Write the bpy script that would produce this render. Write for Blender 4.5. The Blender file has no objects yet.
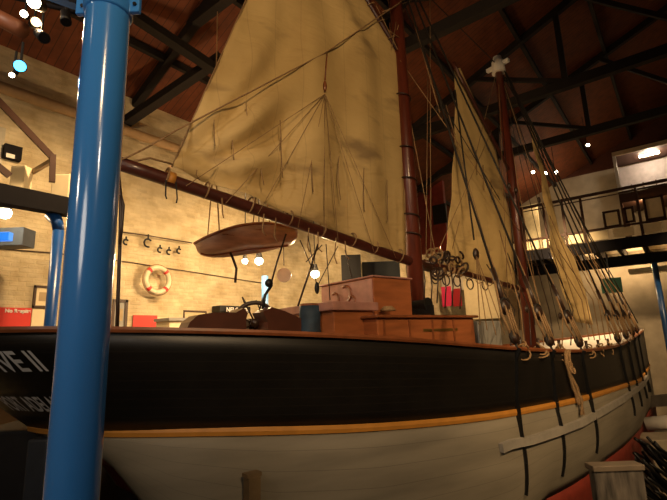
import bpy, bmesh, math, random
import numpy as np
from mathutils import Vector, Matrix
random.seed(7)
SC = bpy.context.scene
COL = SC.collection

# ------------------------------------------------------------------ camera
EYE = 4.0
F, PX, PY = 440.0, 333.5, 250.0
PITCH, ROLL = math.radians(11.3), math.radians(2.0)
FW = Vector((0, math.cos(PITCH), math.sin(PITCH)))
_up = Vector((0, -math.sin(PITCH), math.cos(PITCH))); _rt = Vector((1, 0, 0))
RT = _rt*math.cos(ROLL) - _up*math.sin(ROLL)
UP = _up*math.cos(ROLL) + _rt*math.sin(ROLL)
cam_d = bpy.data.cameras.new('camera'); cam = bpy.data.objects.new('camera', cam_d); COL.objects.link(cam)
cam_d.sensor_width = 36; cam_d.lens = 36*F/667
M3 = Matrix((RT, UP, -FW)).transposed()
cam.matrix_world = Matrix.Translation((0, 0, EYE)) @ M3.to_4x4()
cam_d.clip_start = 0.05
SC.camera = cam
# ------------------------------------------------------------------ world, view, area lights
w = bpy.data.worlds.new('world'); SC.world = w; w.use_nodes = True
bg = w.node_tree.nodes['Background']; bg.inputs[0].default_value = (1.0, 0.62, 0.35, 1); bg.inputs[1].default_value = 0.06
SC.view_settings.view_transform = 'Standard'; SC.view_settings.look = 'None'
SC.view_settings.gamma = 1; SC.view_settings.use_curve_mapping = False
SC.view_settings.exposure = 1.35
WARM = (1.0, 0.66, 0.33)

# ------------------------------------------------------------------ geometry frames
K = 1.3
D = 13.5*K
AL = math.radians(52); US = Vector((math.sin(AL), math.cos(AL), 0)); NS = Vector((math.cos(AL), -math.sin(AL), 0))
BE = math.radians(38); UW = Vector((math.sin(BE), math.cos(BE), 0)); NW = Vector((math.cos(BE), -math.sin(BE), 0))
CAMP = Vector((0, 0, EYE))
def ray(x, y): return FW + RT*((x-PX)/F) + UP*((PY-y)/F)
def hit(x, y, N, d):                       # plane N.P = d (horizontal normal, through world origin)
    r = ray(x, y); return CAMP + r*(d/(r.x*N.x+r.y*N.y))
_r = ray(643, 340); _r.z = 0; _r.normalize()
P1 = _r*D; CN = P1.dot(NS)                 # centreline plane: P.NS = CN (negative)
_p = hit(-20, 328, NS, CN); O = Vector((_p.x, _p.y, 0))
LEN = (Vector((P1.x, P1.y, 0))-O).dot(US)
SH = Matrix((( US.x, NS.x, 0, O.x), (US.y, NS.y, 0, O.y), (0, 0, 1, 0), (0, 0, 0, 1)))
def S(s, t, z): return O + US*s + NS*t + Vector((0, 0, z))
def toS(P): q = P-O; return (q.dot(US), q.dot(NS), P.z)
def pS(x, y, t=0.0): return hit(x, y, NS, CN+t)            # on the ship's lengthwise plane at offset t
def pX(x, y, s): return hit(x, y, US, O.dot(US)+s)         # on the ship's cross plane at station s
WALLV = -9.3; FAR = 25.0; MEZ = 21.0
def pW(x, y, off=0.0): return hit(x, y, NW, WALLV+off)
def pF(x, y, d=FAR): return hit(x, y, UW, d)
def pY(x, y, Y): r = ray(x, y); return CAMP + r*(Y/r.y)
def Wd(a, v, z): return UW*a + NW*v + Vector((0, 0, z))     # along wall, away from wall, height

# ------------------------------------------------------------------ materials
MATS = {}
def mat(name, col, rough=.6, metal=0, var=.25, scale=6, bump=.0, stretch=(1,1,1), col2=None, coat=0, emit=None, es=0, spec=.5, trans=0):
    if name in MATS: return MATS[name]
    m = bpy.data.materials.new(name); m.use_nodes = True; nt = m.node_tree; b = nt.nodes['Principled BSDF']
    b.inputs['Roughness'].default_value = rough; b.inputs['Metallic'].default_value = metal
    b.inputs['Specular IOR Level'].default_value = spec
    if coat: b.inputs['Coat Weight'].default_value = coat; b.inputs['Coat Roughness'].default_value = .12
    tc = nt.nodes.new('ShaderNodeTexCoord'); mp = nt.nodes.new('ShaderNodeMapping'); mp.inputs['Scale'].default_value = stretch
    nz = nt.nodes.new('ShaderNodeTexNoise'); nz.inputs['Scale'].default_value = scale; nz.inputs['Detail'].default_value = 6
    nt.links.new(tc.outputs['Object'], mp.inputs[0]); nt.links.new(mp.outputs[0], nz.inputs[0])
    cr = nt.nodes.new('ShaderNodeValToRGB')
    c2 = col2 or tuple(c*(1-var) for c in col)
    cr.color_ramp.elements[0].position = .3; cr.color_ramp.elements[1].position = .7
    cr.color_ramp.elements[0].color = (*c2, 1); cr.color_ramp.elements[1].color = (*col, 1)
    nt.links.new(nz.outputs[0], cr.inputs[0]); nt.links.new(cr.outputs[0], b.inputs['Base Color'])
    if bump:
        bp = nt.nodes.new('ShaderNodeBump'); bp.inputs['Strength'].default_value = bump; bp.inputs['Distance'].default_value = .02
        nt.links.new(nz.outputs[0], bp.inputs['Height']); nt.links.new(bp.outputs[0], b.inputs['Normal'])
    if emit:
        b.inputs['Emission Color'].default_value = (*emit, 1); b.inputs['Emission Strength'].default_value = es
    MATS[name] = m; return m
def stripes(m, axis, period, width=.06, strength=.6, dark=.55, coord='Object', colour=(0, 0, 0)):
    """adds seam lines (grooves) across an axis: darker joint and a bump"""
    nt = m.node_tree; b = nt.nodes['Principled BSDF']
    tc = nt.nodes.new('ShaderNodeTexCoord'); sx = nt.nodes.new('ShaderNodeSeparateXYZ')
    nt.links.new(tc.outputs[coord], sx.inputs[0])
    d = nt.nodes.new('ShaderNodeMath'); d.operation = 'DIVIDE'; d.inputs[1].default_value = period
    nt.links.new(sx.outputs[axis], d.inputs[0])
    fr = nt.nodes.new('ShaderNodeMath'); fr.operation = 'FRACT'; nt.links.new(d.outputs[0], fr.inputs[0])
    lt = nt.nodes.new('ShaderNodeMath'); lt.operation = 'LESS_THAN'; lt.inputs[1].default_value = width
    nt.links.new(fr.outputs[0], lt.inputs[0])
    src = b.inputs['Base Color'].links[0].from_socket
    mx = nt.nodes.new('ShaderNodeMix'); mx.data_type = 'RGBA'
    ml = nt.nodes.new('ShaderNodeMath'); ml.operation = 'MULTIPLY'; ml.inputs[1].default_value = dark
    nt.links.new(lt.outputs[0], ml.inputs[0]); nt.links.new(ml.outputs[0], mx.inputs[0])
    nt.links.new(src, mx.inputs[6]); mx.inputs[7].default_value = (*colour, 1)
    nt.links.new(mx.outputs[2], b.inputs['Base Color'])
    return m
def brick(name, col, mortar, rough=.85):
    m = bpy.data.materials.new(name); m.use_nodes = True; nt = m.node_tree; b = nt.nodes['Principled BSDF']
    b.inputs['Roughness'].default_value = rough
    tc = nt.nodes.new('ShaderNodeTexCoord')
    br = nt.nodes.new('ShaderNodeTexBrick'); br.inputs['Scale'].default_value = 1
    br.inputs['Brick Width'].default_value = .26; br.inputs['Row Height'].default_value = .085; br.inputs['Mortar Size'].default_value = .012
    br.inputs['Color1'].default_value = (*col, 1); br.inputs['Color2'].default_value = (*[c*.8 for c in col], 1)
    br.inputs['Mortar'].default_value = (*mortar, 1)
    nz = nt.nodes.new('ShaderNodeTexNoise'); nz.inputs['Scale'].default_value = 2.2; nz.inputs['Detail'].default_value = 8
    nt.links.new(tc.outputs['UV'], br.inputs[0]); nt.links.new(tc.outputs['UV'], nz.inputs[0])
    mx = nt.nodes.new('ShaderNodeMix'); mx.data_type = 'RGBA'; mx.blend_type = 'MULTIPLY'; mx.inputs[0].default_value = .75
    cr = nt.nodes.new('ShaderNodeValToRGB'); cr.color_ramp.elements[0].position = .3; cr.color_ramp.elements[0].color = (.55, .48, .36, 1); cr.color_ramp.elements[1].position = .65
    nt.links.new(nz.outputs[0], cr.inputs[0]); nt.links.new(br.outputs[0], mx.inputs[6]); nt.links.new(cr.outputs[0], mx.inputs[7])
    nt.links.new(mx.outputs[2], b.inputs['Base Color'])
    bp = nt.nodes.new('ShaderNodeBump'); bp.inputs['Strength'].default_value = .9; bp.inputs['Distance'].default_value = .035
    nz2 = nt.nodes.new('ShaderNodeTexNoise'); nz2.inputs['Scale'].default_value = 5; nz2.inputs['Detail'].default_value = 6
    nt.links.new(tc.outputs['UV'], nz2.inputs[0])
    ad = nt.nodes.new('ShaderNodeMath'); ad.operation = 'SUBTRACT'; nt.links.new(nz2.outputs[0], ad.inputs[0]); nt.links.new(br.outputs['Fac'], ad.inputs[1])
    nt.links.new(ad.outputs[0], bp.inputs['Height']); nt.links.new(bp.outputs[0], b.inputs['Normal'])
    return m
M_brick = brick('cream_painted_brick', (.70, .59, .38), (.64, .54, .34))
M_plaster = mat('grey_plaster', (.38, .32, .23), .9, var=.35, scale=1.5, bump=.3)
M_floor = mat('dark_floor', (.03, .026, .022), .5, var=.5, scale=3)
M_roof = stripes(mat('red_roof_boards', (.17, .042, .010), .8, var=.4, scale=4), 0, .16, .08, dark=.7, coord='UV')
M_timber = mat('dark_roof_timber', (.010, .0055, .003), .9, var=.4, scale=5)
M_beam = mat('black_painted_steel', (.010, .009, .011), .8, var=.2, spec=.12)
M_blue = mat('glossy_blue_paint', (.05, .25, .68), .16, var=.1, scale=2, coat=.6, bump=.02)
M_pipe = mat('tan_pipe', (.42, .27, .13), .6)
M_black = stripes(mat('black_hull_paint', (.012, .010, .008), .42, var=.4, scale=3, spec=.55), 1, 1/11., .07, dark=.8, coord='UV', colour=(.02, .016, .013))
M_white = stripes(mat('off_white_hull_paint', (.29, .255, .19), .65, var=.35, scale=2.2, stretch=(.35, .35, 2.2)), 1, 1/9., .03, dark=.3, coord='UV')
M_red = mat('red_bottom_paint', (.26, .035, .02), .6, var=.35, scale=5)
M_strake = mat('yellow_ochre_paint', (.62, .27, .045), .45, var=.2)
M_cap = mat('varnished_cap_rail', (.27, .085, .03), .35, var=.35, scale=8, coat=.3)
M_deck = stripes(mat('deck_planks', (.28, .17, .09), .6, var=.3), 1, .12, .08, dark=.8, coord='Generated')
M_mast = mat('varnished_mast', (.14, .028, .014), .38, var=.4, scale=9, stretch=(1, 1, .2), coat=.2)
M_boom = mat('dark_varnished_boom', (.075, .017, .010), .4, var=.4, scale=9, coat=.2)
M_sail = None
M_rope = mat('tan_rope', (.36, .22, .10), .85, var=.4, scale=60, bump=.4)
M_darkrope = mat('tarred_rope', (.014, .010, .007), .7, var=.3, scale=50)
M_block = mat('dark_wood_block', (.035, .016, .009), .4, var=.3)
M_iron = mat('black_iron', (.008, .008, .008), .5, metal=.2)
M_cabin = mat('varnished_cabin', (.40, .13, .045), .35, var=.35, scale=7, stretch=(.3, .3, 2), coat=.3)
M_pinklit = mat('pink_lit_wood', (.50, .25, .20), .4, var=.3, scale=7, coat=.3)  # wood tone with the pink light on the companionway put into it
M_whitep = mat('white_paint', (.75, .72, .66), .5, var=.1)
M_redp = mat('red_panel', (.62, .04, .03), .5, var=.05)
M_grey = mat('grey_panel', (.30, .29, .26), .5, var=.1)
M_brownp = mat('brown_painted_metal', (.045, .018, .010), .6, spec=.25)
M_brass = mat('brass', (.6, .38, .12), .3, metal=.9)
M_glassblue = mat('blue_lit_lens', (.02, .3, .7), .3, emit=(.05, .45, 1.0), es=3)
M_bulb = mat('lit_bulb', (1, .9, .7), .3, emit=(1, .82, .55), es=14)
M_cream = mat('cream_card', (.78, .66, .42), .7, var=.1)
M_letter = mat('white_lettering', (.8, .8, .8), .6, var=.15)
M_green = mat('green_sign', (.0, .055, .028), .5, var=.15)
M_bluebarrel = mat('faded_blue_drum', (.022, .05, .085), .7, var=.5)
M_block_stone = mat('streaked_grey_timber', (.20, .17, .14), .85, var=.9, scale=5, stretch=(3, 3, .5), bump=.5, col2=(.03, .027, .024))

def make_sail_mat():
    m = mat('tan_sailcloth', (.63, .45, .19), .85, var=.3, scale=1.4, stretch=(1, 1, .6), col2=(.48, .33, .13))
    nt = m.node_tree; b = nt.nodes['Principled BSDF']
    stripes(m, 0, .46, .03, dark=.18, coord='UV', colour=(.12, .07, .03))
    tc = nt.nodes.new('ShaderNodeTexCoord'); nz = nt.nodes.new('ShaderNodeTexNoise'); nz.inputs['Scale'].default_value = .9; nz.inputs['Detail'].default_value = 4
    mp = nt.nodes.new('ShaderNodeMapping'); mp.inputs['Scale'].default_value = (.8, 2.0, 1); mp.inputs['Rotation'].default_value = (0, 0, -.8)
    nt.links.new(tc.outputs['UV'], mp.inputs[0]); nt.links.new(mp.outputs[0], nz.inputs[0])
    cr = nt.nodes.new('ShaderNodeValToRGB'); cr.color_ramp.elements[0].position = .58; cr.color_ramp.elements[1].position = .72
    cr.color_ramp.elements[0].color = (0, 0, 0, 1); cr.color_ramp.elements[1].color = (.75, .75, .75, 1)
    nt.links.new(nz.outputs[0], cr.inputs[0])
    mx = nt.nodes.new('ShaderNodeMix'); mx.data_type = 'RGBA'
    src = b.inputs['Base Color'].links[0].from_socket
    nt.links.new(cr.outputs[0], mx.inputs[0]); nt.links.new(src, mx.inputs[6]); mx.inputs[7].default_value = (.20, .13, .06, 1)
    nt.links.new(mx.outputs[2], b.inputs['Base Color'])
    n2 = nt.nodes.new('ShaderNodeTexNoise'); n2.inputs['Scale'].default_value = 1.3; n2.inputs['Detail'].default_value = 3.5; n2.inputs['Distortion'].default_value = .4
    m2 = nt.nodes.new('ShaderNodeMapping'); m2.inputs['Scale'].default_value = (1.0, 2.6, 1); m2.inputs['Rotation'].default_value = (0, 0, -.75)
    nt.links.new(tc.outputs['UV'], m2.inputs[0]); nt.links.new(m2.outputs[0], n2.inputs[0])
    bp = nt.nodes.new('ShaderNodeBump'); bp.inputs['Strength'].default_value = .8; bp.inputs['Distance'].default_value = .08
    nt.links.new(n2.outputs[0], bp.inputs['Height']); nt.links.new(bp.outputs[0], b.inputs['Normal'])
    return m
M_sail = make_sail_mat()

# ------------------------------------------------------------------ mesh helpers
def obj(name, bm, m, parent=None, smooth=False, label=None):
    me = bpy.data.meshes.new(name); bmesh.ops.recalc_face_normals(bm, faces=bm.faces); bm.to_mesh(me); bm.free()
    me.materials.append(m)
    if smooth:
        for p in me.polygons: p.use_smooth = True
    o = bpy.data.objects.new(name, me); COL.objects.link(o)
    if parent:
        o.parent = parent
        if parent.parent is None: o.matrix_parent_inverse = Matrix.Translation(-parent.location)
    if label: o['label'] = label
    return o
def tag(o, label, cat, group=None):
    o['label'] = label; o['category'] = cat
    if group: o['group'] = group
    return o
def struct(name, bm, m, smooth=False):
    o = obj(name, bm, m, smooth=smooth); o['kind'] = 'structure'; return o
def thing(name, label, cat, loc, group=None):
    o = bpy.data.objects.new(name, None); COL.objects.link(o); o.location = loc; o.empty_display_size = .2
    return tag(o, label, cat, group)
def BM(): return bmesh.new()
def hexa(bm, p):     # 8 points: bottom 4, top 4
    v = [bm.verts.new(q) for q in p]
    for f in ((3, 2, 1, 0), (4, 5, 6, 7), (0, 1, 5, 4), (1, 2, 6, 5), (2, 3, 7, 6), (3, 0, 4, 7)): bm.faces.new([v[i] for i in f])
    return bm
def boxf(bm, fr, a0, a1, b0, b1, c0, c1):   # fr(a,b,c)->point
    return hexa(bm, [fr(a0, b0, c0), fr(a1, b0, c0), fr(a1, b1, c0), fr(a0, b1, c0), fr(a0, b0, c1), fr(a1, b0, c1), fr(a1, b1, c1), fr(a0, b1, c1)])
def bevel(bm, w=.01, seg=2):
    bmesh.ops.bevel(bm, geom=bm.edges[:], offset=w, segments=seg, affect='EDGES', profile=.5); return bm
def beam(bm, A, B, w, h, up=Vector((0, 0, 1))):
    A = Vector(A); B = Vector(B); d = (B-A).normalized(); s = d.cross(up)
    if s.length < 1e-3: s = d.cross(Vector((1, 0, 0)))
    s.normalize(); u = s.cross(d)
    return hexa(bm, [A-s*w/2-u*h/2, B-s*w/2-u*h/2, B+s*w/2-u*h/2, A+s*w/2-u*h/2, A-s*w/2+u*h/2, B-s*w/2+u*h/2, B+s*w/2+u*h/2, A+s*w/2+u*h/2])
def tube(bm, pts, r, n=8, caps=True):
    pts = [Vector(p) for p in pts]; N = len(pts)
    rs = r if isinstance(r, (list, tuple)) else [r]*N
    rings = []; ref = None
    for i, p in enumerate(pts):
        d = (pts[min(i+1, N-1)]-pts[max(i-1, 0)]).normalized()
        if ref is None: ref = d.orthogonal().normalized()
        ref = (ref - d*ref.dot(d)).normalized(); b = d.cross(ref)
        rings.append([bm.verts.new(p+(ref*math.cos(2*math.pi*k/n)+b*math.sin(2*math.pi*k/n))*rs[i]) for k in range(n)])
    for i in range(N-1):
        for k in range(n): bm.faces.new((rings[i][k], rings[i][(k+1) % n], rings[i+1][(k+1) % n], rings[i+1][k]))
    if caps: bm.faces.new(rings[0][::-1]); bm.faces.new(rings[-1])
    return bm
def torus(bm, C, A, R, r, n=24, m=8, a0=0, a1=2*math.pi):
    A = Vector(A).normalized(); x = A.orthogonal().normalized(); y = A.cross(x); C = Vector(C)
    full = abs(a1-a0-2*math.pi) < 1e-3
    rings = []
    for i in range(n if full else n+1):
        th = a0+(a1-a0)*i/n; e = x*math.cos(th)+y*math.sin(th)
        rings.append([bm.verts.new(C+e*(R+r*math.cos(2*math.pi*k/m))+A*r*math.sin(2*math.pi*k/m)) for k in range(m)])
    L = len(rings)
    for i in range(L if full else L-1):
        j = (i+1) % L
        for k in range(m): bm.faces.new((rings[i][k], rings[i][(k+1) % m], rings[j][(k+1) % m], rings[j][k]))
    return bm
def ellips(bm, C, ax, n=14, m=8):    # ax: 3 axis vectors
    C = Vector(C); rows = []
    for i in range(1, m):
        th = math.pi*i/m
        rows.append([bm.verts.new(C+ax[0]*math.sin(th)*math.cos(2*math.pi*k/n)+ax[1]*math.sin(th)*math.sin(2*math.pi*k/n)+ax[2]*math.cos(th)) for k in range(n)])
    t = bm.verts.new(C+ax[2]); b = bm.verts.new(C-ax[2])
    for k in range(n):
        bm.faces.new((t, rows[0][k], rows[0][(k+1) % n])); bm.faces.new((b, rows[-1][(k+1) % n], rows[-1][k]))
        for i in range(len(rows)-1): bm.faces.new((rows[i][k], rows[i+1][k], rows[i+1][(k+1) % n], rows[i][(k+1) % n]))
    return bm
def cyl(bm, A, B, r0, r1=None, n=20): return tube(bm, [A, B], [r0, r0 if r1 is None else r1], n)
def grid(P, uvs=None, closed=False):
    bm = BM(); uvl = bm.loops.layers.uv.new('UVMap')
    V = [[bm.verts.new(p) for p in row] for row in P]
    for i in range(len(V)-1):
        for j in range(len(V[0])-1):
            f = bm.faces.new((V[i][j], V[i][j+1], V[i+1][j+1], V[i+1][j]))
            if uvs:
                for lp, (a, b) in zip(f.loops, ((i, j), (i, j+1), (i+1, j+1), (i+1, j))): lp[uvl].uv = uvs[a][b]
    return bm
def quad(p, uv=None):
    bm = BM(); uvl = bm.loops.layers.uv.new('UVMap'); f = bm.faces.new([bm.verts.new(q) for q in p])
    for lp, q in zip(f.loops, uv or [(0, 0), (1, 0), (1, 1), (0, 1)]): lp[uvl].uv = q
    return bm
def prism(bm, pts, d):               # outline extruded by vector d
    d = Vector(d); a = [bm.verts.new(p) for p in pts]; b = [bm.verts.new(Vector(p)+d) for p in pts]; n = len(pts)
    bm.faces.new(a); bm.faces.new(b[::-1])
    for i in range(n): bm.faces.new((a[i], b[i], b[(i+1) % n], a[(i+1) % n]))
    return bm
def sagline(A, B, sag, n=10):
    A = Vector(A); B = Vector(B); return [A.lerp(B, i/n)-Vector((0, 0, sag*4*(i/n)*(1-i/n))) for i in range(n+1)]
def lamp(name, P, power, col=WARM, r=.06, kind='POINT', target=None, size=math.radians(80), blend=.5):
    l = bpy.data.lights.new(name, kind); l.energy = power; l.color = col; l.shadow_soft_size = r
    if kind == 'SPOT': l.spot_size = size; l.spot_blend = blend
    o = bpy.data.objects.new(name, l); COL.objects.link(o); o.location = P
    if target is not None: o.rotation_euler = (Vector(target)-Vector(P)).to_track_quat('-Z', 'Y').to_euler()
    return o
def frameW(x, y):                     # helpers for flat things on the back wall
    return pW(x, y)

# ------------------------------------------------------------------ unseen ceiling spots added to light wall, sails and ship
def unseen_spot(P, T, power, size=70, col=WARM, r=.09): return lamp('unseen_spot_lamp', P, power, col, r, 'SPOT', T, math.radians(size), .8)
unseen_spot(Wd(3, -5.5, EYE+4.2), Wd(2.5, WALLV, EYE+.5), 340, 100)
unseen_spot(Wd(7, -5.5, EYE+4.2), Wd(7.5, WALLV, EYE+.2), 400, 100)
unseen_spot(Wd(12, -5.5, EYE+4.2), Wd(12.5, WALLV, EYE+.2), 340, 100)
unseen_spot(Wd(17, -5.5, EYE+4.2), Wd(18, WALLV, EYE), 380, 100)
unseen_spot(Wd(19, 2.0, EYE+4.5), Wd(FAR, 1.5, EYE-1.0), 420, 95)
unseen_spot(Wd(19, -4.0, EYE+4.5), Wd(FAR, -4, EYE+1.0), 300, 95)
lamp('unseen_spot_lamp', Wd(-1.5, 3.5, EYE+4.6), 700, WARM, .35, 'SPOT', Wd(5.5, -2.8, EYE+2.6), math.radians(70), .8)       # sail
unseen_spot(Wd(4, 4.5, EYE+4.6), Wd(9, 0, EYE-.5), 620, 75)      # forward hull and shrouds
unseen_spot(Wd(13.5, 2.5, EYE+5), pS(570, 285), 260, 30)  # unseen spot added to brighten the jib
unseen_spot(Wd(-3, -3, EYE+4.2), pS(340, 300), 210, 45, (1, .80, .62))  # unseen spot added to brighten the companionway and wheel

# ------------------------------------------------------------------ building shell
EAVE = EYE + 5.6; RIDGE_V = 1.5; SL = .42; FTOP = EYE + 7.8
A0, A1 = -8, FAR; V1 = 12.3
def roofz(v): return EAVE + (v-WALLV)*SL if v <= RIDGE_V else EAVE + (RIDGE_V-WALLV)*SL - (v-RIDGE_V)*SL
def slab(name, p, m, uv): return struct(name, quad(p, uv), m)
slab('floor', [Wd(A0, WALLV, 0), Wd(A1, WALLV, 0), Wd(A1, V1, 0), Wd(A0, V1, 0)], M_floor, None)
slab('wall_back', [Wd(A0, WALLV, 0), Wd(A1, WALLV, 0), Wd(A1, WALLV, EAVE), Wd(A0, WALLV, EAVE)], M_brick, [(0, 0), (A1-A0, 0), (A1-A0, EAVE), (0, EAVE)])
bm = BM(); vs = [bm.verts.new(Wd(A1, v, z)) for v, z in ((WALLV, 0), (V1, 0), (V1, EAVE), (2*RIDGE_V-WALLV-(FTOP-EAVE)/SL, FTOP), (WALLV+(FTOP-EAVE)/SL, FTOP), (WALLV, EAVE))]; bm.faces.new(vs)
struct('wall_far', bm, M_plaster)
bm = BM(); bm.faces.new([bm.verts.new(Wd(A1, v, z)) for v, z in ((WALLV+(FTOP-EAVE)/SL, FTOP), (2*RIDGE_V-WALLV-(FTOP-EAVE)/SL, FTOP), (RIDGE_V, roofz(RIDGE_V)))])
struct('wall_gable', bm, mat('gable_boards', (.08, .02, .008), .8))
slab('wall_right', [Wd(A0, V1, 0), Wd(A1, V1, 0), Wd(A1, V1, EAVE), Wd(A0, V1, EAVE)], M_plaster, None)
bm = BM(); bm.faces.new([bm.verts.new(Wd(A0, v, z)) for v, z in ((WALLV, 0), (V1, 0), (V1, roofz(V1)), (RIDGE_V, roofz(RIDGE_V)), (WALLV, EAVE))])
struct('wall_front', bm, M_plaster)
bm = BM(); uvl = bm.loops.layers.uv.new('UVMap')
for va, vb in ((WALLV, RIDGE_V), (RIDGE_V, V1)):
    f = bm.faces.new([bm.verts.new(Wd(a, v, roofz(v))) for a, v in ((A0, va), (A1, va), (A1, vb), (A0, vb))])
    for lp, (a, v) in zip(f.loops, ((A0, va), (A1, va), (A1, vb), (A0, vb))): lp[uvl].uv = (a, v)
struct('ceiling', bm, M_roof)
# trusses
TIE = EYE+6.5
def truss(a):
    t = thing('roof_truss', 'dark timber roof truss spanning above the ship', 'roof truss', Wd(a, RIDGE_V, EAVE), 'roof trusses under the red boarded roof')
    ve = 2*RIDGE_V-WALLV; ve = min(ve, V1)
    vt = WALLV+(TIE-EAVE)/SL; bm = BM(); beam(bm, Wd(a, vt, TIE), Wd(a, 2*RIDGE_V-vt, TIE), .2, .26); obj('tie_beam', bm, M_timber, t)
    for va in (WALLV, V1):
        bm = BM(); beam(bm, Wd(a, va, roofz(va)-.12), Wd(a, RIDGE_V, roofz(RIDGE_V)-.12), .16, .2); obj('rafter', bm, M_timber, t)
    for v in (-4.6, -1.6, 1.5, 4.6, 7.6):
        bm = BM(); beam(bm, Wd(a, v, TIE+.1), Wd(a, v, roofz(v)-.1), .14, .14, NW); obj('post', bm, M_timber, t)
    for v0, v1 in ((-4.6, -6.2), (-1.6, -4.0), (1.5, -1.0), (1.5, 4.0), (4.6, 6.8), (7.6, 9.2)):
        bm = BM(); beam(bm, Wd(a, v0, TIE+.1), Wd(a, v1, roofz(v1)-.15), .1, .12); obj('strut', bm, M_timber, t)
for a in (4.6, 8.2, 12.5, 16.2): truss(a)
for A, B, lab in ((pW(126, 122, .12), hit(222, 57, NW, -6.9), 'lower'), (hit(118, 5, NW, -7.4), hit(219, 72, NW, -7.0), 'upper')):
    bm = BM(); beam(bm, A, B, .22, .16); tag(obj('roof_brace', bm, M_timber), '%s of the two dark roof braces between blue column and big sail' % lab, 'roof brace')
n_p = 0
for v in (-8.0, -6.2, -4.4, -2.6, -.8, 3.2, 5.4, 7.6, 9.8):
    bm = BM(); beam(bm, Wd(A0, v, roofz(v)-.1), Wd(A1-.02, v, roofz(v)-.1), .1, .16)
    n_p = n_p+1; struct('trim_%d' % n_p, bm, M_timber)
# wall plate and pipe at top of back wall
q = [pW(0, 84, .15), pW(175, 150, .15)]
d = (q[1]-q[0]); bm = BM(); hz = (q[0].z+q[1].z)/2
a_0 = q[0].dot(UW); a_1 = q[1].dot(UW)
cyl(bm, Wd(A0+.1, WALLV+.15, hz), Wd(A1-.1, WALLV+.15, hz), .11)
tag(obj('wall_pipe', bm, M_pipe, smooth=True), 'long tan pipe along the top of the brick wall', 'pipe')

# ------------------------------------------------------------------ the ship: hull form
def interp(xs, ys, x): return float(np.interp(x, xs, ys))
RP = np.array([(-.42, 0), (-.33, .24), (-.13, .55), (.18, .83), (.55, 1.03), (1.0, 1.2), (2, 1.46), (3.5, 1.66), (5, 1.67), (7, 1.39), (9, .97), (11, .50), (12.3, .2), (12.9, .03)])*K
RP[-1, 0] = LEN
# smooth resample of the plan
def resample(P, n):
    d = np.r_[0, np.cumsum(np.hypot(*np.diff(P, axis=0).T))]
    # Catmull-Rom through arc length
    out = []
    for u in np.linspace(0, d[-1], n):
        i = min(max(np.searchsorted(d, u)-1, 0), len(P)-2); t = (u-d[i])/(d[i+1]-d[i])
        p0, p1, p2, p3 = P[max(i-1, 0)], P[i], P[i+1], P[min(i+2, len(P)-1)]
        m1 = (p2-p0)/(d[i+1]-d[max(i-1, 0)]) if i > 0 else (p2-p1)/(d[i+1]-d[i])
        m2 = (p3-p1)/(d[min(i+2, len(P)-1)]-d[i]) if i+2 < len(P) else (p2-p1)/(d[i+1]-d[i])
        h = d[i+1]-d[i]; t2, t3 = t*t, t**3
        out.append((2*t3-3*t2+1)*p1+(t3-2*t2+t)*h*m1+(-2*t3+3*t2)*p2+(t3-t2)*h*m2)
    return np.array(out)
NA = 150
PR = resample(RP, NA); PR[:, 1] = np.maximum(PR[:, 1], 0.0)
def level(s0, bk, pinch=0.0):
    f = (PR[:, 0]-PR[0, 0])/(LEN-PR[0, 0]); s = PR[0, 0]+s0*K + (LEN-PR[0, 0]-s0*K)*f
    return np.c_[s, PR[:, 1]*bk*(1-pinch*f**4)]
PK = level(.80, .975)
def fit(plan, pix, clampa=None):
    """heights (above eye) of a plan curve at the pixels listed; returns station -> h"""
    W = [O+US*float(s)+NS*float(b) for s, b in plan]
    br = [math.atan2(p.x, p.y) for p in W]; imax = int(np.argmax(br))
    res = []
    for x, y in pix:
        r = ray(x, y); b = math.atan2(r.x, r.y)
        if b > br[imax]: i = imax
        else: i = int(np.interp(b, br[:imax+1], range(imax+1)))
        p = W[i]; res.append((float(plan[i][0]), r.z*math.hypot(p.x, p.y)/math.hypot(r.x, r.y)))
    res.sort(); return np.array(res), br[imax]
rail_pix = [(60, 325), (110, 327), (200, 328), (300, 331), (400, 337), (460, 342), (500, 346), (540, 349), (574, 350), (590, 349.5), (607, 346.5), (620, 344), (636, 340)]
str_pix = [(45, 429), (110, 430), (200, 430), (300, 431), (350, 429), (400, 426.5), (450, 422), (500, 416), (540, 408), (573, 401), (600, 393.5), (620, 387), (640, 380)]
hr, _b = fit(PR, rail_pix); hk, _ = fit(PK, str_pix)
print('rail', hr.round(2).tolist()); print('strake', hk.round(2).tolist(), 'maxbearing', math.degrees(_b))
def smooth_h(T, s):
    ks = np.linspace(-1.6, 1.6, 17); w_ = np.exp(-(ks/.8)**2); return float((np.interp(s+ks, T[:, 0], T[:, 1])*w_).sum()/w_.sum())
def hrail(s): return float(smooth_h(hr, s)) + EYE - .03 + .30*max(0, (s-10.5)/(LEN-10.5))**1.3
def hstr(s): return float(smooth_h(hk, s)) + EYE + max(0, s-hk[-1, 0])*.03
PWL = level(.9, .92, .2)
wl_pix = [(550, 498), (605, 460), (640, 428)]
hw, _ = fit(PWL, wl_pix); print('wl', hw.round(2).tolist())
def hwl(s):
    stern = [(.5*K, hstr(.62*K)-EYE-.04), (.8*K, -1.0), (1.2*K, -1.75), (1.8*K, -2.3), (2.6*K, -2.5)]
    pts = stern+[(4.0*K, -2.45)]+[tuple(x) for x in hw]+[(LEN, hw[-1, 1]+.1)]
    return interp([p[0] for p in pts], [p[1] for p in pts], s)+EYE
PKE = level(1.8, .66, .8)
KEEL = .45
def hkeel(s): return interp([1.4*K, 2.6*K, 4.6*K, LEN*.93, LEN], [hwl(1.4*K)+.4, hwl(2.6*K)+.3, KEEL, KEEL, KEEL+.8], s)

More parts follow.
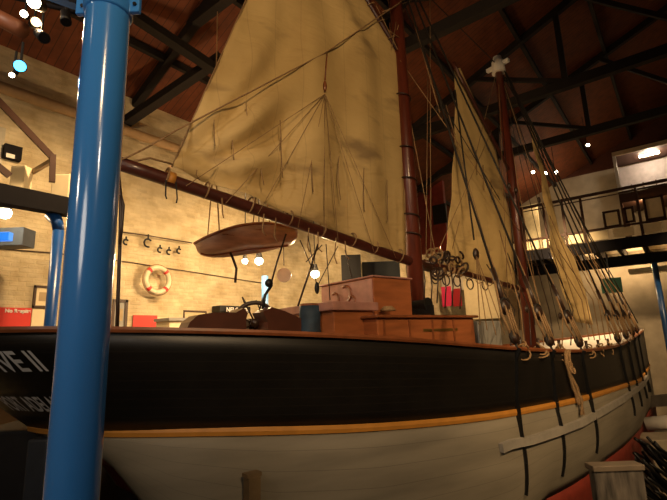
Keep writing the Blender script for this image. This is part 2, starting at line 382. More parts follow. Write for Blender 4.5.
ship = thing('sailing_ketch', 'black and white two-masted wooden sailing ketch with tan sails, filling the hall', 'ship', S(LEN/2, 0, KEEL))
MIZ = None
def surf(plan, h, i, side): s, b = plan[i]; return S(float(s), float(b)*side, h(float(s)))
IDX = range(NA)
def skin(pa, ha, pb, hb, rows, name, m, belly=0.0, thick=.04):
    P = []; UV = []
    for side in (1, -1):
        rng = list(IDX) if side == 1 else list(IDX)[1:]
        cols = []; 
        for i in rng:
            A = surf(pa, ha, i, side); B = surf(pb, hb, i, side); col = []
            for r in range(rows+1):
                t = r/rows; p = A.lerp(B, t) + NS*side*belly*math.sin(math.pi*t)*min(1, float(pa[i][1])/(.8*K)) + Vector((0, 0, -1))*abs(belly)*.4*math.sin(math.pi*t)
                col.append(p)
            cols.append((float(pa[i][0]), col))
        P.append(cols)
    allc = [c for c in P[1][::-1]] + P[0]
    bm = grid([c[1] for c in allc], [[(c[0], 1-r/rows) for r in range(rows+1)] for c in allc])
    o = obj(name, bm, m, ship, smooth=True)
    md = o.modifiers.new('thick', 'SOLIDIFY'); md.thickness = thick; md.offset = 0
    return o
skin(PR, hrail, PK, hstr, 5, 'bulwark', M_black).select_set(False)
skin(PK, hstr, PWL, hwl, 8, 'topsides', M_white, belly=.10)
skin(PWL, hwl, PKE, hkeel, 8, 'bottom', M_red, belly=.14)
def railstrip(plan, h, w0, w1, z0, z1, name, m, side_both=True):
    """a moulding that follows the plan: outward w0..w1, height z0..z1"""
    pts = []
    for side in (-1, 1):
        rng = range(NA-1, 0, -1) if side == -1 else range(NA)
        for i in rng: pts.append((float(plan[i][0]), float(plan[i][1])*side))
    rings = []
    n = len(pts)
    bm = BM()
    for i, (s, t) in enumerate(pts):
        a = pts[max(i-1, 0)]; b = pts[min(i+1, n-1)]; ds, dt = b[0]-a[0], b[1]-a[1]; l = math.hypot(ds, dt) or 1
        ns, nt_ = -dt/l, ds/l             # outward
        z = h(s)
        rings.append([bm.verts.new(S(s+ns*w, t+nt_*w, z+zz)) for w, zz in ((w0, z0), (w1, z0), (w1+.008, (z0+z1)/2), (w1, z1), (w0, z1))])
    for i in range(n-1):
        for k in range(5): bm.faces.new((rings[i][k], rings[i][(k+1) % 5], rings[i+1][(k+1) % 5], rings[i+1][k]))
    bm.faces.new(rings[0]); bm.faces.new(rings[-1])
    return obj(name, bm, m, ship)
_PI = PR.copy(); _PI[:, 1] = np.maximum(_PI[:, 1]-.08, .005); _PI[:, 0] = _PI[:, 0]+.08*(1-2*(_PI[:, 0]-_PI[0, 0])/(LEN-_PI[0, 0]))
_PJ = PK.copy(); _PJ[:, 1] = np.maximum(_PJ[:, 1]-.08, .005); _PJ[:, 0] = _PJ[:, 0]+.08*(1-2*(_PJ[:, 0]-_PJ[0, 0])/(LEN-_PJ[0, 0]))
skin(_PI, lambda s: hrail(s)-.01, _PJ, lambda s: hrail(s)-.56, 2, 'bulwark_lining', M_whitep, thick=.01)
railstrip(PR, hrail, -.10, .05, -.012, .035, 'cap_rail', M_cap)
railstrip(PK, hstr, -.02, .04, -.03, .045, 'sheer_strake', M_strake)
# deck
bm = BM(); uvl = bm.loops.layers.uv.new('UVMap'); rows = []
def hdeck(s): return hrail(s)-.52
for i in range(0, NA, 3):
    s, b = PR[i]; s = float(s)+.12; b = interp(PK[:, 0], PK[:, 1], s)*.97
    if s > LEN-.1: break
    if s < .5: continue
    rows.append([S(s, -b, hdeck(s)), S(s, 0, hdeck(s)+.04), S(s, b, hdeck(s))])
o = obj('deck', grid(rows), M_deck, ship)
# keel timber
bm = BM(); boxf(bm, S, 4.6*K, LEN-1.2, -.12, .12, KEEL-.1, KEEL+.12); obj('keel', bm, M_red, ship)

def on_side(x, y, plan=PR, out=0.0):
    """point on the starboard side plan at pixel column x"""
    W = [O+US*float(s)+NS*float(b) for s, b in plan]; br = [math.atan2(p.x, p.y) for p in W]; im = int(np.argmax(br))
    r = ray(x, y); b = min(math.atan2(r.x, r.y), br[im]); i = float(np.interp(b, br[:im+1], range(im+1)))
    i0 = int(i); f = i-i0; i1 = min(i0+1, NA-1)
    s = float(plan[i0][0]*(1-f)+plan[i1][0]*f); bb = float(plan[i0][1]*(1-f)+plan[i1][1]*f)
    dd = math.hypot((O+US*s+NS*bb).x, (O+US*s+NS*bb).y)
    return s, bb, r.z*dd/math.hypot(r.x, r.y)+EYE
# side position on the hull at a station and height (same interpolation as the skins)
def side_t(s, z):
    br_ = interp(PR[:, 0], PR[:, 1], s); bk = interp(PK[:, 0], PK[:, 1], s); bw = interp(PWL[:, 0], PWL[:, 1], s); be = interp(PKE[:, 0], PKE[:, 1], s)
    zr, zk, zw, ze = hrail(s), hstr(s), hwl(s), hkeel(s)
    if z >= zk: f = min(1, (z-zk)/(zr-zk)); return bk+(br_-bk)*f
    if z >= zw: f = (z-zw)/(zk-zw); return bw+(bk-bw)*f + .10*math.sin(math.pi*f)
    f = max(0, (z-ze)/(zw-ze)); return be+(bw-be)*f + .14*math.sin(math.pi*f)

# rubbing plank on the topsides
bm = BM(); pts = []
for x, y in ((495, 447), (505, 443), (525, 439), (550, 431), (575, 422), (600, 409), (618, 399), (632, 390), (640, 384)):
    s, t, z = on_side(x, y, PK); pts.append((s, z))
pts = sorted(pts); pp = []
for s, z in pts: pp.append(S(s, side_t(s, z)+.03, z))
pp.append(S(pts[-1][0]+1.5, side_t(pts[-1][0]+1.5, pts[-1][1]+.05)+.03, pts[-1][1]+.05))
for a, b in zip(pp[:-1], pp[1:]): beam(bm, a, b, .09, .10)
obj('rubbing_plank', bm, mat('weathered_white_plank', (.36, .33, .28), .7), ship)

# masts
ms, _, _ = toS(pS(417, 300)); s_miz = ms
s_main, _, _ = toS(pS(526, 300))
def at_s(s, t, y_px_guess=None, z=0): return S(s, t, z)
def mast(s, r0, r1, z1, name, m):
    bm = BM(); zb = hdeck(s)-.05
    tube(bm, [S(s, 0, zb), S(s, 0, (zb+z1)/2), S(s, 0, z1)], [r0, (r0+r1)/2, r1], 20); o = obj(name, bm, m, ship, smooth=True); return o
z_mt = toS(pS(497, 65))[2]
s_mtop = toS(pS(497, 65))[0]; print('mast stations', s_miz, s_main, s_mtop, 'mh', z_mt, 'len', LEN)
M1 = mast(s_miz, .155, .125, EAVE+2.6, 'mizzen_mast', M_mast)
MIZTOP = S(s_miz, 0, EAVE+2.2)
M2 = mast(s_main, .13, .09, z_mt+.15, 'main_mast', M_mast)
MAINTOP = S(s_main, 0, z_mt)
bm = BM(); cyl(bm, MAINTOP+Vector((0, 0, -.22)), MAINTOP+Vector((0, 0, .1)), .17, .15); cyl(bm, MAINTOP+Vector((0, 0, .1)), MAINTOP+Vector((0, 0, .24)), .12, .1)
beam(bm, MAINTOP-NS*.32, MAINTOP+NS*.3, .09, .09); obj('masthead_cap', bm, M_whitep, M2, label='white masthead fitting')
bm = BM(); torus(bm, S(s_main, 0, hdeck(s_main)+.15), (0, 0, 1), .15, .04); obj('mast_collar', bm, M_whitep, M2, smooth=True)
# mast hoops of the mizzen
for x, y in ((400, 98), (404, 150), (407, 181), (409, 217), (411, 236)):
    P = pS(x, y); z = P.z; bm = BM(); torus(bm, S(s_miz-.02, .0, z), Vector((0, 0, 1))+US*.25, .172, .013, 24, 6); obj('mast_hoop', bm, M_block, M1, smooth=True)
for z in np.linspace(EYE+1.6, EYE+5.5, 9):
    pass

# booms and gaffs
def spar(pts, r, name, m, t=0.0):
    P = [pS(x, y, t) for x, y in pts]; bm = BM()
    n = 12; A, B = P[0], P[-1]
    Q = [A.lerp(B, i/n) for i in range(n+1)]
    tube(bm, Q, [r[0]+(r[1]-r[0])*i/n for i in range(n+1)], 14); o = obj(name, bm, m, ship, smooth=True); return o, Q
BO, BQ = spar([(103, 158), (430, 268)], (.085, .085), 'mizzen_boom', M_boom)
GA, GQ = spar([(404, 62), (297, -115)], (.07, .05), 'mizzen_gaff', M_boom, .0)
MB, MQ = spar([(424, 262), (524, 290)], (.055, .06), 'main_boom', M_boom)
MG, _q = spar([(514, 180), (453, 62)], (.04, .035), 'main_gaff', M_boom)
bm = BM(); P = pS(170, 179); dirb = (BQ[-1]-BQ[0]).normalized(); cyl(bm, P-dirb*.05, P+dirb*.05, .097); obj('boom_band', bm, M_strake, BO, smooth=True)

# sails
def sail(outL, outR, name, nU=40, nV=46, t=0.0, billow=.12, seed=1, wr=.02):
    """outL/outR: pixel polylines, bottom to top, of the two edges; on the centre plane"""
    def pl(poly, f):
        d = [0]
        for a, b in zip(poly[:-1], poly[1:]): d.append(d[-1]+math.dist(a, b))
        u = f*d[-1]; return (float(np.interp(u, d, [p[0] for p in poly])), float(np.interp(u, d, [p[1] for p in poly])))
    P = []; UV = []
    rnd = random.Random(seed); ph = [rnd.uniform(0, 6) for _ in range(8)]
    for j in range(nV+1):
        v = j/nV; a = pl(outL, v); b = pl(outR, v); A = pS(*a, t); B = pS(*b, t); row = []; ur = []
        for i in range(nU+1):
            u = i/nU; p = A.lerp(B, u)
            e = math.sin(math.pi*u)*math.sin(math.pi*min(1, .06+v*.94))
            off = billow*e
            # creases running up from the clew
            ang = math.atan2(v+.02, u+.02); rr = math.hypot(u, v)
            off += wr*1.5*math.sin(ang*15+ph[0])*math.exp(-((rr-.22)/.26)**2)*min(1, u*6)
            off += wr*.8*math.sin(u*21+ph[1]+v*5)*(.3+.7*(1-v))*min(1, u*5)*min(1, (1-u)*5)
            off += wr*.7*math.sin(v*26+u*9+ph[2])*max(0, 1-u*3)
            p = p + NS*off; row.append(p); s_, _, z_ = toS(p); ur.append((s_, z_))
        P.append(row); UV.append(ur)
    o = obj(name, grid(P, UV), M_sail, ship, smooth=True)
    md = o.modifiers.new('thick', 'SOLIDIFY'); md.thickness = .008; md.offset = 0
    return o
def bot(l, n=6): return l
# mizzen sail: left edge = clew up the leech, right edge = tack up the luff then gaff (quad rows)
SA = sail([(172, 167), (208, 85), (246, 0), (296, -115)], [(406, 262), (404, 150), (400, 58), (360, -9), (297, -114)], 'mizzen_sail', billow=.10, seed=3, wr=.085)
SB = sail([(444, 268), (451, 200), (455, 130), (455, 68)], [(516, 288), (510, 215), (494, 142), (476, 103), (460, 68)], 'main_sail', 20, 30, t=-.12, billow=.08, seed=5, wr=.02)
SJ = sail([(575, 322), (561, 285), (552, 257), (550, 232), (541, 180), (529, 122)], [(593, 325), (585, 290), (574, 257), (559, 235), (548, 190), (532, 122)], 'jib', 12, 30, billow=.08, seed=8, wr=.05)

# ropes
def rope(pts, r, m, name='rope', parent=None, sag=0, n=6, label=None):
    bm = BM()
    P = [Vector(p) for p in pts]
    if len(P) == 2 and sag: P = sagline(P[0], P[1], sag)
    tube(bm, P, r, n); return obj(name, bm, m, parent or ship, smooth=True, label=label)
# bolt ropes at sail edges
rope([pS(172, 167, .01), pS(208, 85, .01), pS(246, 0, .01), pS(280, -78, .01)], .012, M_rope, 'bolt_rope', SA)
rope([pS(406, 262, .01), pS(404, 150, .01), pS(400, 58, .01)], .012, M_rope, 'bolt_rope', SA)
# gaff lacing
for i in range(7):
    f = .02+i*.1; a = GQ[0].lerp(GQ[-1], f); b = GQ[0].lerp(GQ[-1], f+.05)
    bm = BM(); torus(bm, (a+b)/2, (GQ[-1]-GQ[0]).normalized()+US*.3, .10, .01, 16, 6); obj('lacing', bm, M_rope, GA, smooth=True)
# jaw/parrel lattice between gaff and mast
for a, b in (((382, 12), (412, 0)), ((388, 30), (400, 38)), ((376, 5), (398, 50)), ((396, 22), (392, 48)), ((404, 10), (397, 30))):
    rope([pS(*a, .1), pS(*b, .1)], .008, M_rope, 'throat_rope', GA)
# robands tying sail foot to boom
for x, y in ((166, 184), (206, 190), (250, 206), (289, 219), (322, 232), (352, 243), (374, 251), (399, 262)):
    f = (x-103)/(430-103); 
    yy = 158+110*f; P = pS(x, yy); bm = BM(); torus(bm, P+Vector((0, 0, .035)), dirb, .112, .012, 18, 6); obj('roband', bm, M_rope, BO, smooth=True)
for x, y0, l in ((166, 188, 15), (176, 190, 17), (222, 206, 16), (264, 222, 18), (276, 226, 20), (309, 236, 20), (318, 240, 16), (336, 246, 22), (345, 249, 14)):
    P = pS(x, y0-8, .1); Q = pS(x+random.uniform(-2, 3), y0+l*.5, .11); R_ = pS(x+random.uniform(0, 5), y0+l-4, .11)
    rope([P, Q, R_], .010, M_rope if x > 200 else M_darkrope, 'rope_end', BO)
# hoops tying main sail to boom, loops hanging
for i in range(9):
    f = .1+i*.1; P = MQ[0].lerp(MQ[-1], f); bm = BM(); torus(bm, P-Vector((0, 0, .03)), (MQ[-1]-MQ[0]).normalized()+US*random.uniform(-.2, .2), .09, .01, 16, 6); obj('roband', bm, M_rope, MB, smooth=True)
# bundle of cordage on main boom end
rnd = random.Random(4)
for k in range(22):
    c = pS(rnd.uniform(428, 466), rnd.uniform(252, 274), rnd.uniform(-.1, .25)); bm = BM(); torus(bm, c, (rnd.uniform(-1, 1), rnd.uniform(-1, 1), rnd.uniform(-.4, .4)), rnd.uniform(.05, .12), .022, 16, 6)
    obj('cordage_loop', bm, M_block if k % 3 else M_rope, MB, smooth=True)
# lazyjack block and its fan of lines, topping lift across the sail
T0 = .15
rope([pS(104, 166, .0), pS(128, 157, .1), pS(148, 147, .15), pS(175, 131, T0), pS(325, 53, T0), pS(398, 4, T0), pS(440, -30, T0)], .011, M_rope, 'topping_lift')
rope([pS(125, 163, .02), pS(150, 158, .05), pS(172, 164, .03)], .014, M_rope, 'outhaul')
bm = BM(); P = pS(325, 86, T0); ellips(bm, P, (US*.035, NS*.03, Vector((0, 0, .10)))); LB = obj('lazyjack_block', bm, M_cap, ship, smooth=True)
rope([pS(327, 54, T0), pS(325, 80, T0)], .013, M_cap, 'strop', LB)
for x, y in ((226, 203), (258, 214), (298, 228), (324, 236), (338, 240), (374, 252), (396, 258), (186, 186)):
    rope([pS(325, 94, T0), pS(x, y, .12)], .0048, M_rope, 'lazyjack_line')
# reef points
for x, y0, y1 in ((246, 103, 133), (281, 133, 178), (312, 142, 192), (313, 150, 180), (339, 156, 200), (364, 168, 212), (387, 180, 222), (262, 160, 185), (280, 120, 150), (214, 120, 146), (232, 140, 160), (197, 170, 180)):
    rope([pS(x, y0, .11), pS(x+random.uniform(-2, 2), (y0+y1)/2, .13), pS(x+random.uniform(-1, 3), y1, .12)], .007, M_rope, 'reef_point', SA)
for x, y0, y1 in ((483, 165, 190), (491, 180, 200), (476, 150, 175)):
    rope([pS(x, y0, .0), pS(x+1, y1, .02)], .009, M_rope, 'reef_point', SB)

# chainplates, deadeyes, shrouds
def chain(xr, y_bot, r=.02):
    s, b, z = on_side(xr, 345)
    zr = hrail(s); zb = on_side(xr, y_bot, PK)[2]
    pts = []; 
    n = 14
    for i in range(n+1):
        z = zr+.02+(zb-zr-.02)*i/n; out = .03 if z > zr-.06 or abs(z-hstr(s)) < .08 else .012
        pts.append(S(s, side_t(s, min(z, zr))+out+.012+(.03 if z > zr-.03 else 0), z))
    bm = BM()
    for a, c in zip(pts[:-1], pts[1:]): beam(bm, a, c, .02, .075, NS)
    o = obj('chainplate', bm, M_iron, ship); return s, b, zr
def deadeye_set(s, b, zr, top, upy, hl=.34):
    """pair of deadeyes with lanyards between rail and shroud"""
    A = S(s, b+.05, zr+.06); d = (top-A).normalized()
    lo = A+d*.10; up = lo+d*hl
    side = d.cross(NS).normalized()
    sh = rope([up, up.lerp(top, .5), top], .017, M_darkrope, 'shroud')
    for c in (lo, up):
        bm = BM(); kk = .78 if c is lo else 1; ellips(bm, c, (side*.10*kk, NS*.06, d*.115*kk)); obj('deadeye', bm, M_block, sh, smooth=True)
        bm = BM(); torus(bm, c, NS, .10*kk, .02, 16, 6); obj('strop', bm, M_darkrope, sh, smooth=True)
    for k in (-1, 0, 1): rope([lo+side*.055*k+NS*.04, up+side*.055*k+NS*.04], .014, M_rope, 'lanyard', sh)
    rope([up, up+d*.55], .034, M_block, 'seizing', sh); rope([up+side*.03, up+side*.07+d*.25, up+side*.02+d*.9], .013, M_rope, 'lashing', sh); rope([lo-side*.06, lo-side*.13+d*.3, up-side*.05+d*.35], .016, M_rope, 'lashing', sh)
    bm = BM(); cyl(bm, A-Vector((0, 0, .06)), lo, .016, n=8); obj('deadeye_strap', bm, M_iron, sh)
    return sh
for x, yb in ((513, 498), (548, 482), (578, 462)):
    s, b, zr = chain(x, yb); deadeye_set(s, b, zr, MIZTOP+NS*.12+US*(x-546)*.003, 305, .42)
for x, yb in ((617, 428), (626, 420), (633, 412), (638, 405)):
    s, b, zr = chain(x, yb)
cps = [on_side(x, 345) for x in (617, 626, 633, 638)]
for s, b, z in cps:
    deadeye_set(s, b, hrail(s), MAINTOP+NS*.1, 310, .5)
# runners, halyards, other lines
LN = [((395, -20, .0), (455, 135, .3), .012, 1), ((455, 90, .3), (474, 240, .5), .016, 1), ((408, 0, .0), (442, 120, .2), .012, 0), ((388, 0, -.2), (437, 262, .2), .008, 0),
      ((430, 0, .2), (431, 262, .2), .007, 0), ((428, 60, .0), (426, 262, .2), .007, 0), ((446, 105, .3), (492, 265, .3), .007, 0), ((400, 60, .1), (520, 232, .4), .007, 0),
      ((492, 130, .2), (432, 265, .1), .006, 0), ((440, 100, .3), (500, 200, .3), .009, 1)]
for a, b, r, k in LN: rope([pS(*a), pS(*b)], r, M_darkrope if k else M_rope, 'halyard')
bm = BM(); P = pS(476, 254, .5); ellips(bm, P, (US*.075, NS*.05, Vector((0, 0, .12)))); HB = obj('running_block', bm, M_block, ship, smooth=True)
bm = BM(); torus(bm, P, NS, .085, .012, 16, 6); obj('block_strap', bm, M_darkrope, HB, smooth=True)
for x2, y2 in ((487, 330), (496, 335), (480, 325), (505, 335)): rope([P, pS(x2, y2, 1.2)], .008, M_rope, 'fall', HB)
# lines from main masthead down to deck and forward
for (x, y, t) in ((520, 330, .1), (535, 325, .2), (543, 330, -.3), (560, 330, -.6), (508, 300, .1), (583, 328, .2), (590, 328, -.4), (500, 290, -.5), (452, 250, -.1), (575, 326, .5)):
    rope([MAINTOP, pS(x, y, t)], .008, M_darkrope if (x % 5 == 0) else M_rope, 'halyard')
rope([MAINTOP, S(LEN-.2, 0, hrail(LEN)+.2)], .014, M_darkrope, 'forestay')
rope([MIZTOP, MAINTOP], .012, M_darkrope, 'triatic_stay')
# extra tan falls and belayed lines among the shrouds
rnd = random.Random(12)
for k in range(9):
    x = 575+k*5.5; rope([pS(x-28+rnd.uniform(-4, 4), 215+rnd.uniform(0, 40), .6), pS(x+rnd.uniform(4, 8), 300, 1.0), pS(x+14, 340, 1.3)], .010, M_rope, 'fall')
for k in range(7):
    x = 512+k*10; rope([pS(x-22+rnd.uniform(-4, 4), 225+rnd.uniform(0, 40), .7), pS(x+rnd.uniform(-3, 3), 310, 1.4), pS(x+rnd.uniform(-2, 4), 345, 1.7)], .011, M_rope if k % 2 else M_block, 'fall')
for x in (522, 540, 561, 588, 600, 610):
    s_, b_, z_ = on_side(x, 348); zr_ = hrail(s_)
    bm = BM(); tube(bm, [S(s_, b_-.02, zr_-.12), S(s_, b_-.02, zr_+.05), S(s_, b_-.02, zr_+.17)], [.014, .02, .026], 8); PN = obj('belaying_pin', bm, M_block, ship, smooth=True)
    for q in range(3):
        bm = BM(); torus(bm, S(s_, b_+.0, zr_+.06-.05*q), (rnd.uniform(-1, 1), rnd.uniform(-1, 1), .5), .06+.02*q, .012, 12, 6); obj('belayed_turn', bm, M_rope, PN, smooth=True)
# rigging blocks near main mast
for x, y, t in ((509, 186, .3), (516, 190, .25), (539, 200, .2), (527, 309, .5), (518, 296, .6), (541, 318, .6), (560, 316, .4)):
    P = pS(x, y, t); bm = BM(); ellips(bm, P, (US*.055, NS*.04, Vector((0, 0, .085)))); obj('rigging_block', bm, M_block, ship, smooth=True)
# masthead cluster of blocks on mizzen peak line
for x, y in ((437, 108), (441, 115), (451, 92)):
    P = pS(x, y, .2); bm = BM(); ellips(bm, P, (US*.035, NS*.03, Vector((0, 0, .07)))); obj('rigging_block', bm, M_block, ship, smooth=True)

# deck houses
def hz(x, y, t): return toS(pS(x, y, t))
def house(xc, yt, t1, xl, xr, drop, mside, maft, name, mtop=None):
    """xc: pixel of near vertical corner; xl: left end of the aft face; xr: right end of the side"""
    s0, _, zt = hz(xc, yt, t1); tl = toS(pX(xl, yt, s0))[1]; s1 = hz(xr, yt, t1)[0]
    return s0, s1, tl, t1, zt
def build_house(name, s0, s1, t0, t1, z0, z1, m, over=.06, roofm=None, roofh=.05, label=None):
    bm = BM(); boxf(bm, S, s0, s1, t0, t1, z0, z1); bevel(bm, .012); h = obj(name, bm, m, ship, label=label)
    bm = BM(); boxf(bm, S, s0-over, s1+over, t0-over, t1+over, z1, z1+roofh); bevel(bm, .015); obj('roof', bm, roofm or m, h)
    return h
s0, s1, t0, t1, zt = house(373, 277, .55, 321, 410, 0, None, None, '')
HA = build_house('companionway', s0, s1, t0, t1, hdeck(s0), zt, M_cabin, .03, M_pinklit, .03, 'varnished companionway with pink light painted on its top')
bm = BM(); boxf(bm, S, s0-.015, s0, t0+.02, t1-.02, zt-.75, zt-.02); obj('door_panel', bm, M_pinklit, HA, label='panelled aft face with pink light painted on')
for k, (f_, g_, rr_) in enumerate(((.30, .26, .10), (.52, .20, .13), (.62, .33, .09))):
    bm = BM(); torus(bm, S(s0-.02, t0+(t1-t0)*f_, zt-g_), US, rr_, .022, 16, 6, .4, 3.6); obj('carved_scroll', bm, M_cap, HA, smooth=True, label='dark carved scroll')
sa, _, za = hz(376, 303, .75)
tl = toS(pX(303, 303, sa-.9))[1]
HB_ = build_house('skylight', sa-.75, sa-.04, t0-.25, .72, hdeck(sa), za-.11, M_cabin, .06, M_pinklit, .12, 'low skylight with pinkish lid')
bm = BM(); 
for k in range(4): tube(bm, [S(sa-.78, t0-.2+.25*k, za-.35), S(sa-.78, t0-.2+.25*k, za-.14)], .012, 6)
obj('guard_bar', bm, M_brass, HB_)
s2, _, z2 = hz(377, 314, 1.0); s3, _, z3 = hz(474, 321, 1.0)
print('cabin', s2, z2, s3, z3, hrail(s2), hrail(s3), 'miz', s_miz)
HC = BM(); boxf(HC, S, s2, s3, -.6, 1.0, hdeck(s2)-.1, (z2+z3)/2); bevel(HC, .02); HC = obj('deck_cabin', HC, M_cabin, ship, label='long varnished cabin on the foredeck')
bm = BM(); boxf(bm, S, s2-.06, s3+.05, -.66, 1.06, (z2+z3)/2, (z2+z3)/2+.04); bevel(bm, .012); obj('roof', bm, M_cap, HC)
bm = BM(); boxf(bm, S, s2+.9, s2+1.7, 1.001, 1.008, (z2+z3)/2-.2, (z2+z3)/2-.16); obj('carved_plate', bm, M_brass, HC)
for k in (0, 1, 2, 3):
    bm = BM(); boxf(bm, S, s2+.1+.5*k, s2+.13+.5*k, 1.0, 1.015, hdeck(s2), (z2+z3)/2-.02); obj('corner_post', bm, M_cap, HC)
s4 = hz(497, 322, 1.0)[0]
bm = BM(); boxf(bm, S, s3+.1, s4+.1, -.3, 1.0, hdeck(s4), z3+.0); bevel(bm, .015); obj('deck_locker', bm, M_grey, ship, label='grey-green deck locker')
# dark winch barrel behind companionway and coil on cabin
P = pS(418, 305, .3); bm = BM(); cyl(bm, P-NS*.2, P+NS*.2, .08); 
for k in (-1, 1): cyl(bm, P+NS*.2*k, P+NS*.23*k, .11)
boxf(bm, lambda a, b, c: P+US*a+NS*b+Vector((0, 0, c)), -.05, .05, -.3, .3, -.45, -.02)
obj('winch', bm, M_iron, ship)
bm = BM(); P = pS(388, 310, .7)
for k in range(3): torus(bm, P+Vector((0, 0, .02*k)), (0, 0, 1), .10-.02*k, .018, 16, 6)
obj('line_coil', bm, M_rope, ship, smooth=True, label='yellowish coil of line')
# cockpit screens and steering wheel
def screen(px, t, th, name):
    bm = BM(); pts = [pS(x, y, t) for x, y in px]; prism(bm, pts, -NS*th); return obj(name, bm, mat('dark_brown_coaming', (.085, .028, .016), .4, coat=.2), ship)
screen([(184, 334), (190, 322), (198, 315), (212, 312.5), (236, 312.5), (244, 308), (248, 313), (246, 320), (247, 334)], .35, .3, 'cockpit_coaming')
screen([(268, 334), (268, 322), (263, 312), (272, 307), (285, 311), (300, 318), (322, 321), (324, 334)], .35, .3, 'cockpit_coaming')
WC = pS(255, 323, .05); WR = (pS(272, 323, .05)-WC).length; wa = US*.85+NS*.15; wa.normalize()
wa = (-NS*.9+US*.3).normalized()
bm = BM(); torus(bm, WC, wa, WR*1.05, .03, 32, 8); WH = obj('steering_wheel', bm, M_block, ship, smooth=True)
bm = BM(); cyl(bm, WC-wa*.05, WC+wa*.05, .06); obj('hub', bm, M_block, WH, smooth=True)
wx = wa.orthogonal().normalized(); wy = wa.cross(wx)
for k in range(8):
    th = k*math.pi/4+.3; e = wx*math.cos(th)+wy*math.sin(th); bm = BM(); tube(bm, [WC+e*.04, WC+e*WR*1.0, WC+e*WR*1.2, WC+e*WR*1.5], [.012, .012, .018, .01], 8); obj('spoke', bm, M_block, WH, smooth=True)
bm = BM(); boxf(bm, lambda a, b, c: WC+US*a+NS*b+Vector((0, 0, c)), -.06, .06, -.22, -.06, -.9, .06); obj('pedestal', bm, M_block, WH)
# long tiller/crane pole from wheel with knob
rope([pS(262, 314, .1), pS(265, 295, .1), pS(272, 285, .1)], .022, M_iron, 'davit'); bm = BM(); ellips(bm, pS(269, 283, .1), (US*.06, NS*.05, Vector((0, 0, .06)))); obj('davit_block', bm, M_iron, ship, smooth=True)
rope([pS(271, 284, .1), pS(277, 262, .1), pS(286, 234, .1)], .014, M_block, 'mainsheet'); rope([pS(298, 306, .1), pS(310, 270, .1), pS(318, 244, .1)], .016, M_block, 'mainsheet')
rope([pS(262, 314, .0), pS(256, 300, 0)], .01, M_iron, 'mainsheet')
for a, b in (((308, 236), (317, 287)), ((317, 287), (338, 246)), ((306, 262), (322, 245)), ((300, 240), (312, 268)), ((326, 244), (330, 300)), ((345, 250), (352, 278))): rope([pS(*a, .15), pS(*b, .15)], .008, M_block, 'mizzen_sheet')
bm = BM(); ellips(bm, pS(317, 288, .15), (US*.04, NS*.03, Vector((0, 0, .09)))); obj('sheet_block', bm, M_iron, ship, smooth=True)
# belaying bitts at the mizzen foot, loops of line
for x, y in ((423, 285), (430, 290), (436, 287), (444, 292), (451, 290), (459, 293)):
    rope([pS(x, y-20, .5), pS(x+2, y-4, .5), pS(x+1, y+16, .5)], .012, M_block, 'belayed_line')
for x, y in ((435, 278), (446, 280), (457, 281), (470, 284), (485, 285)):
    P = pS(x, y, .4); bm = BM(); torus(bm, P, NS, .10, .012, 18, 6); obj('line_loop', bm, M_block, ship, smooth=True)
# rope bundle over the bulwark at x~568
s, b, zr = on_side(565, 345)
TO = thing('rope_hank', 'hank of tan rope hanging over the black bulwark between the shrouds', 'rope', S(s, b+.09, zr))
for k in range(6):
    x0 = 565+random.uniform(-3, 3); pts = []
    for j, (xx, yy) in enumerate(((562, 350), (563, 362), (566, 375), (570, 388), (574, 400), (575, 414 if k < 2 else 404))):
        s_, b_, z_ = on_side(xx, yy, PR if yy < 398 else PK); pts.append(S(s_+random.uniform(-.07, .07), side_t(s_, z_)+.06+random.uniform(0, .03), z_))
    bm = BM(); tube(bm, pts, .019, 6); obj('strand', bm, M_rope, TO, smooth=True)
s_, b_, z_ = on_side(565, 366); bm = BM(); torus(bm, S(s_, b_+.07, z_), NS, .07, .018, 16, 6); torus(bm, S(s_+.02, b_+.09, z_-.05), NS+Vector((0, 0, .4)), .055, .018, 16, 6); obj('coil', bm, M_rope, TO, smooth=True)
# lettering on the stern
def text_mesh(body, size):
    cu = bpy.data.curves.new('lettering', 'FONT'); cu.body = body; cu.size = size; cu.extrude = .0; cu.align_x = 'CENTER'; cu.offset = .004
    o = bpy.data.objects.new('lettering', cu); COL.objects.link(o); bpy.context.view_layer.update()
    me = bpy.data.meshes.new_from_object(o.evaluated_get(bpy.context.evaluated_depsgraph_get())); bpy.data.objects.remove(o); return me
cumul = np.r_[0, np.cumsum(np.hypot(*np.diff(PR, axis=0).T))]
def stern_pt(u, f, out=.012):
    """u: signed arc length round the stern from centre (+ starboard), f: 0 rail .. 1 strake"""
    a = abs(u); i = float(np.interp(a, cumul, range(NA))); i0 = int(i); fr = i-i0; i1 = min(i0+1, NA-1); sg = 1 if u >= 0 else -1
    def P(pl, h):
        s = float(pl[i0][0]*(1-fr)+pl[i1][0]*fr); b = float(pl[i0][1]*(1-fr)+pl[i1][1]*fr); return S(s, b*sg, h(s))
    return P(PR, hrail).lerp(P(PK, hstr), f)
def px_of(P):
    q = P-CAMP; d = q.dot(FW); return PX+F*q.dot(RT)/d
def u_at(x, f):
    us = np.linspace(-.8, 2.2, 400); xs = [px_of(stern_pt(float(u), f)) for u in us]
    k = int(np.argmin([x_ for x_ in xs])); return float(np.interp(x, xs[k:], us[k:]))
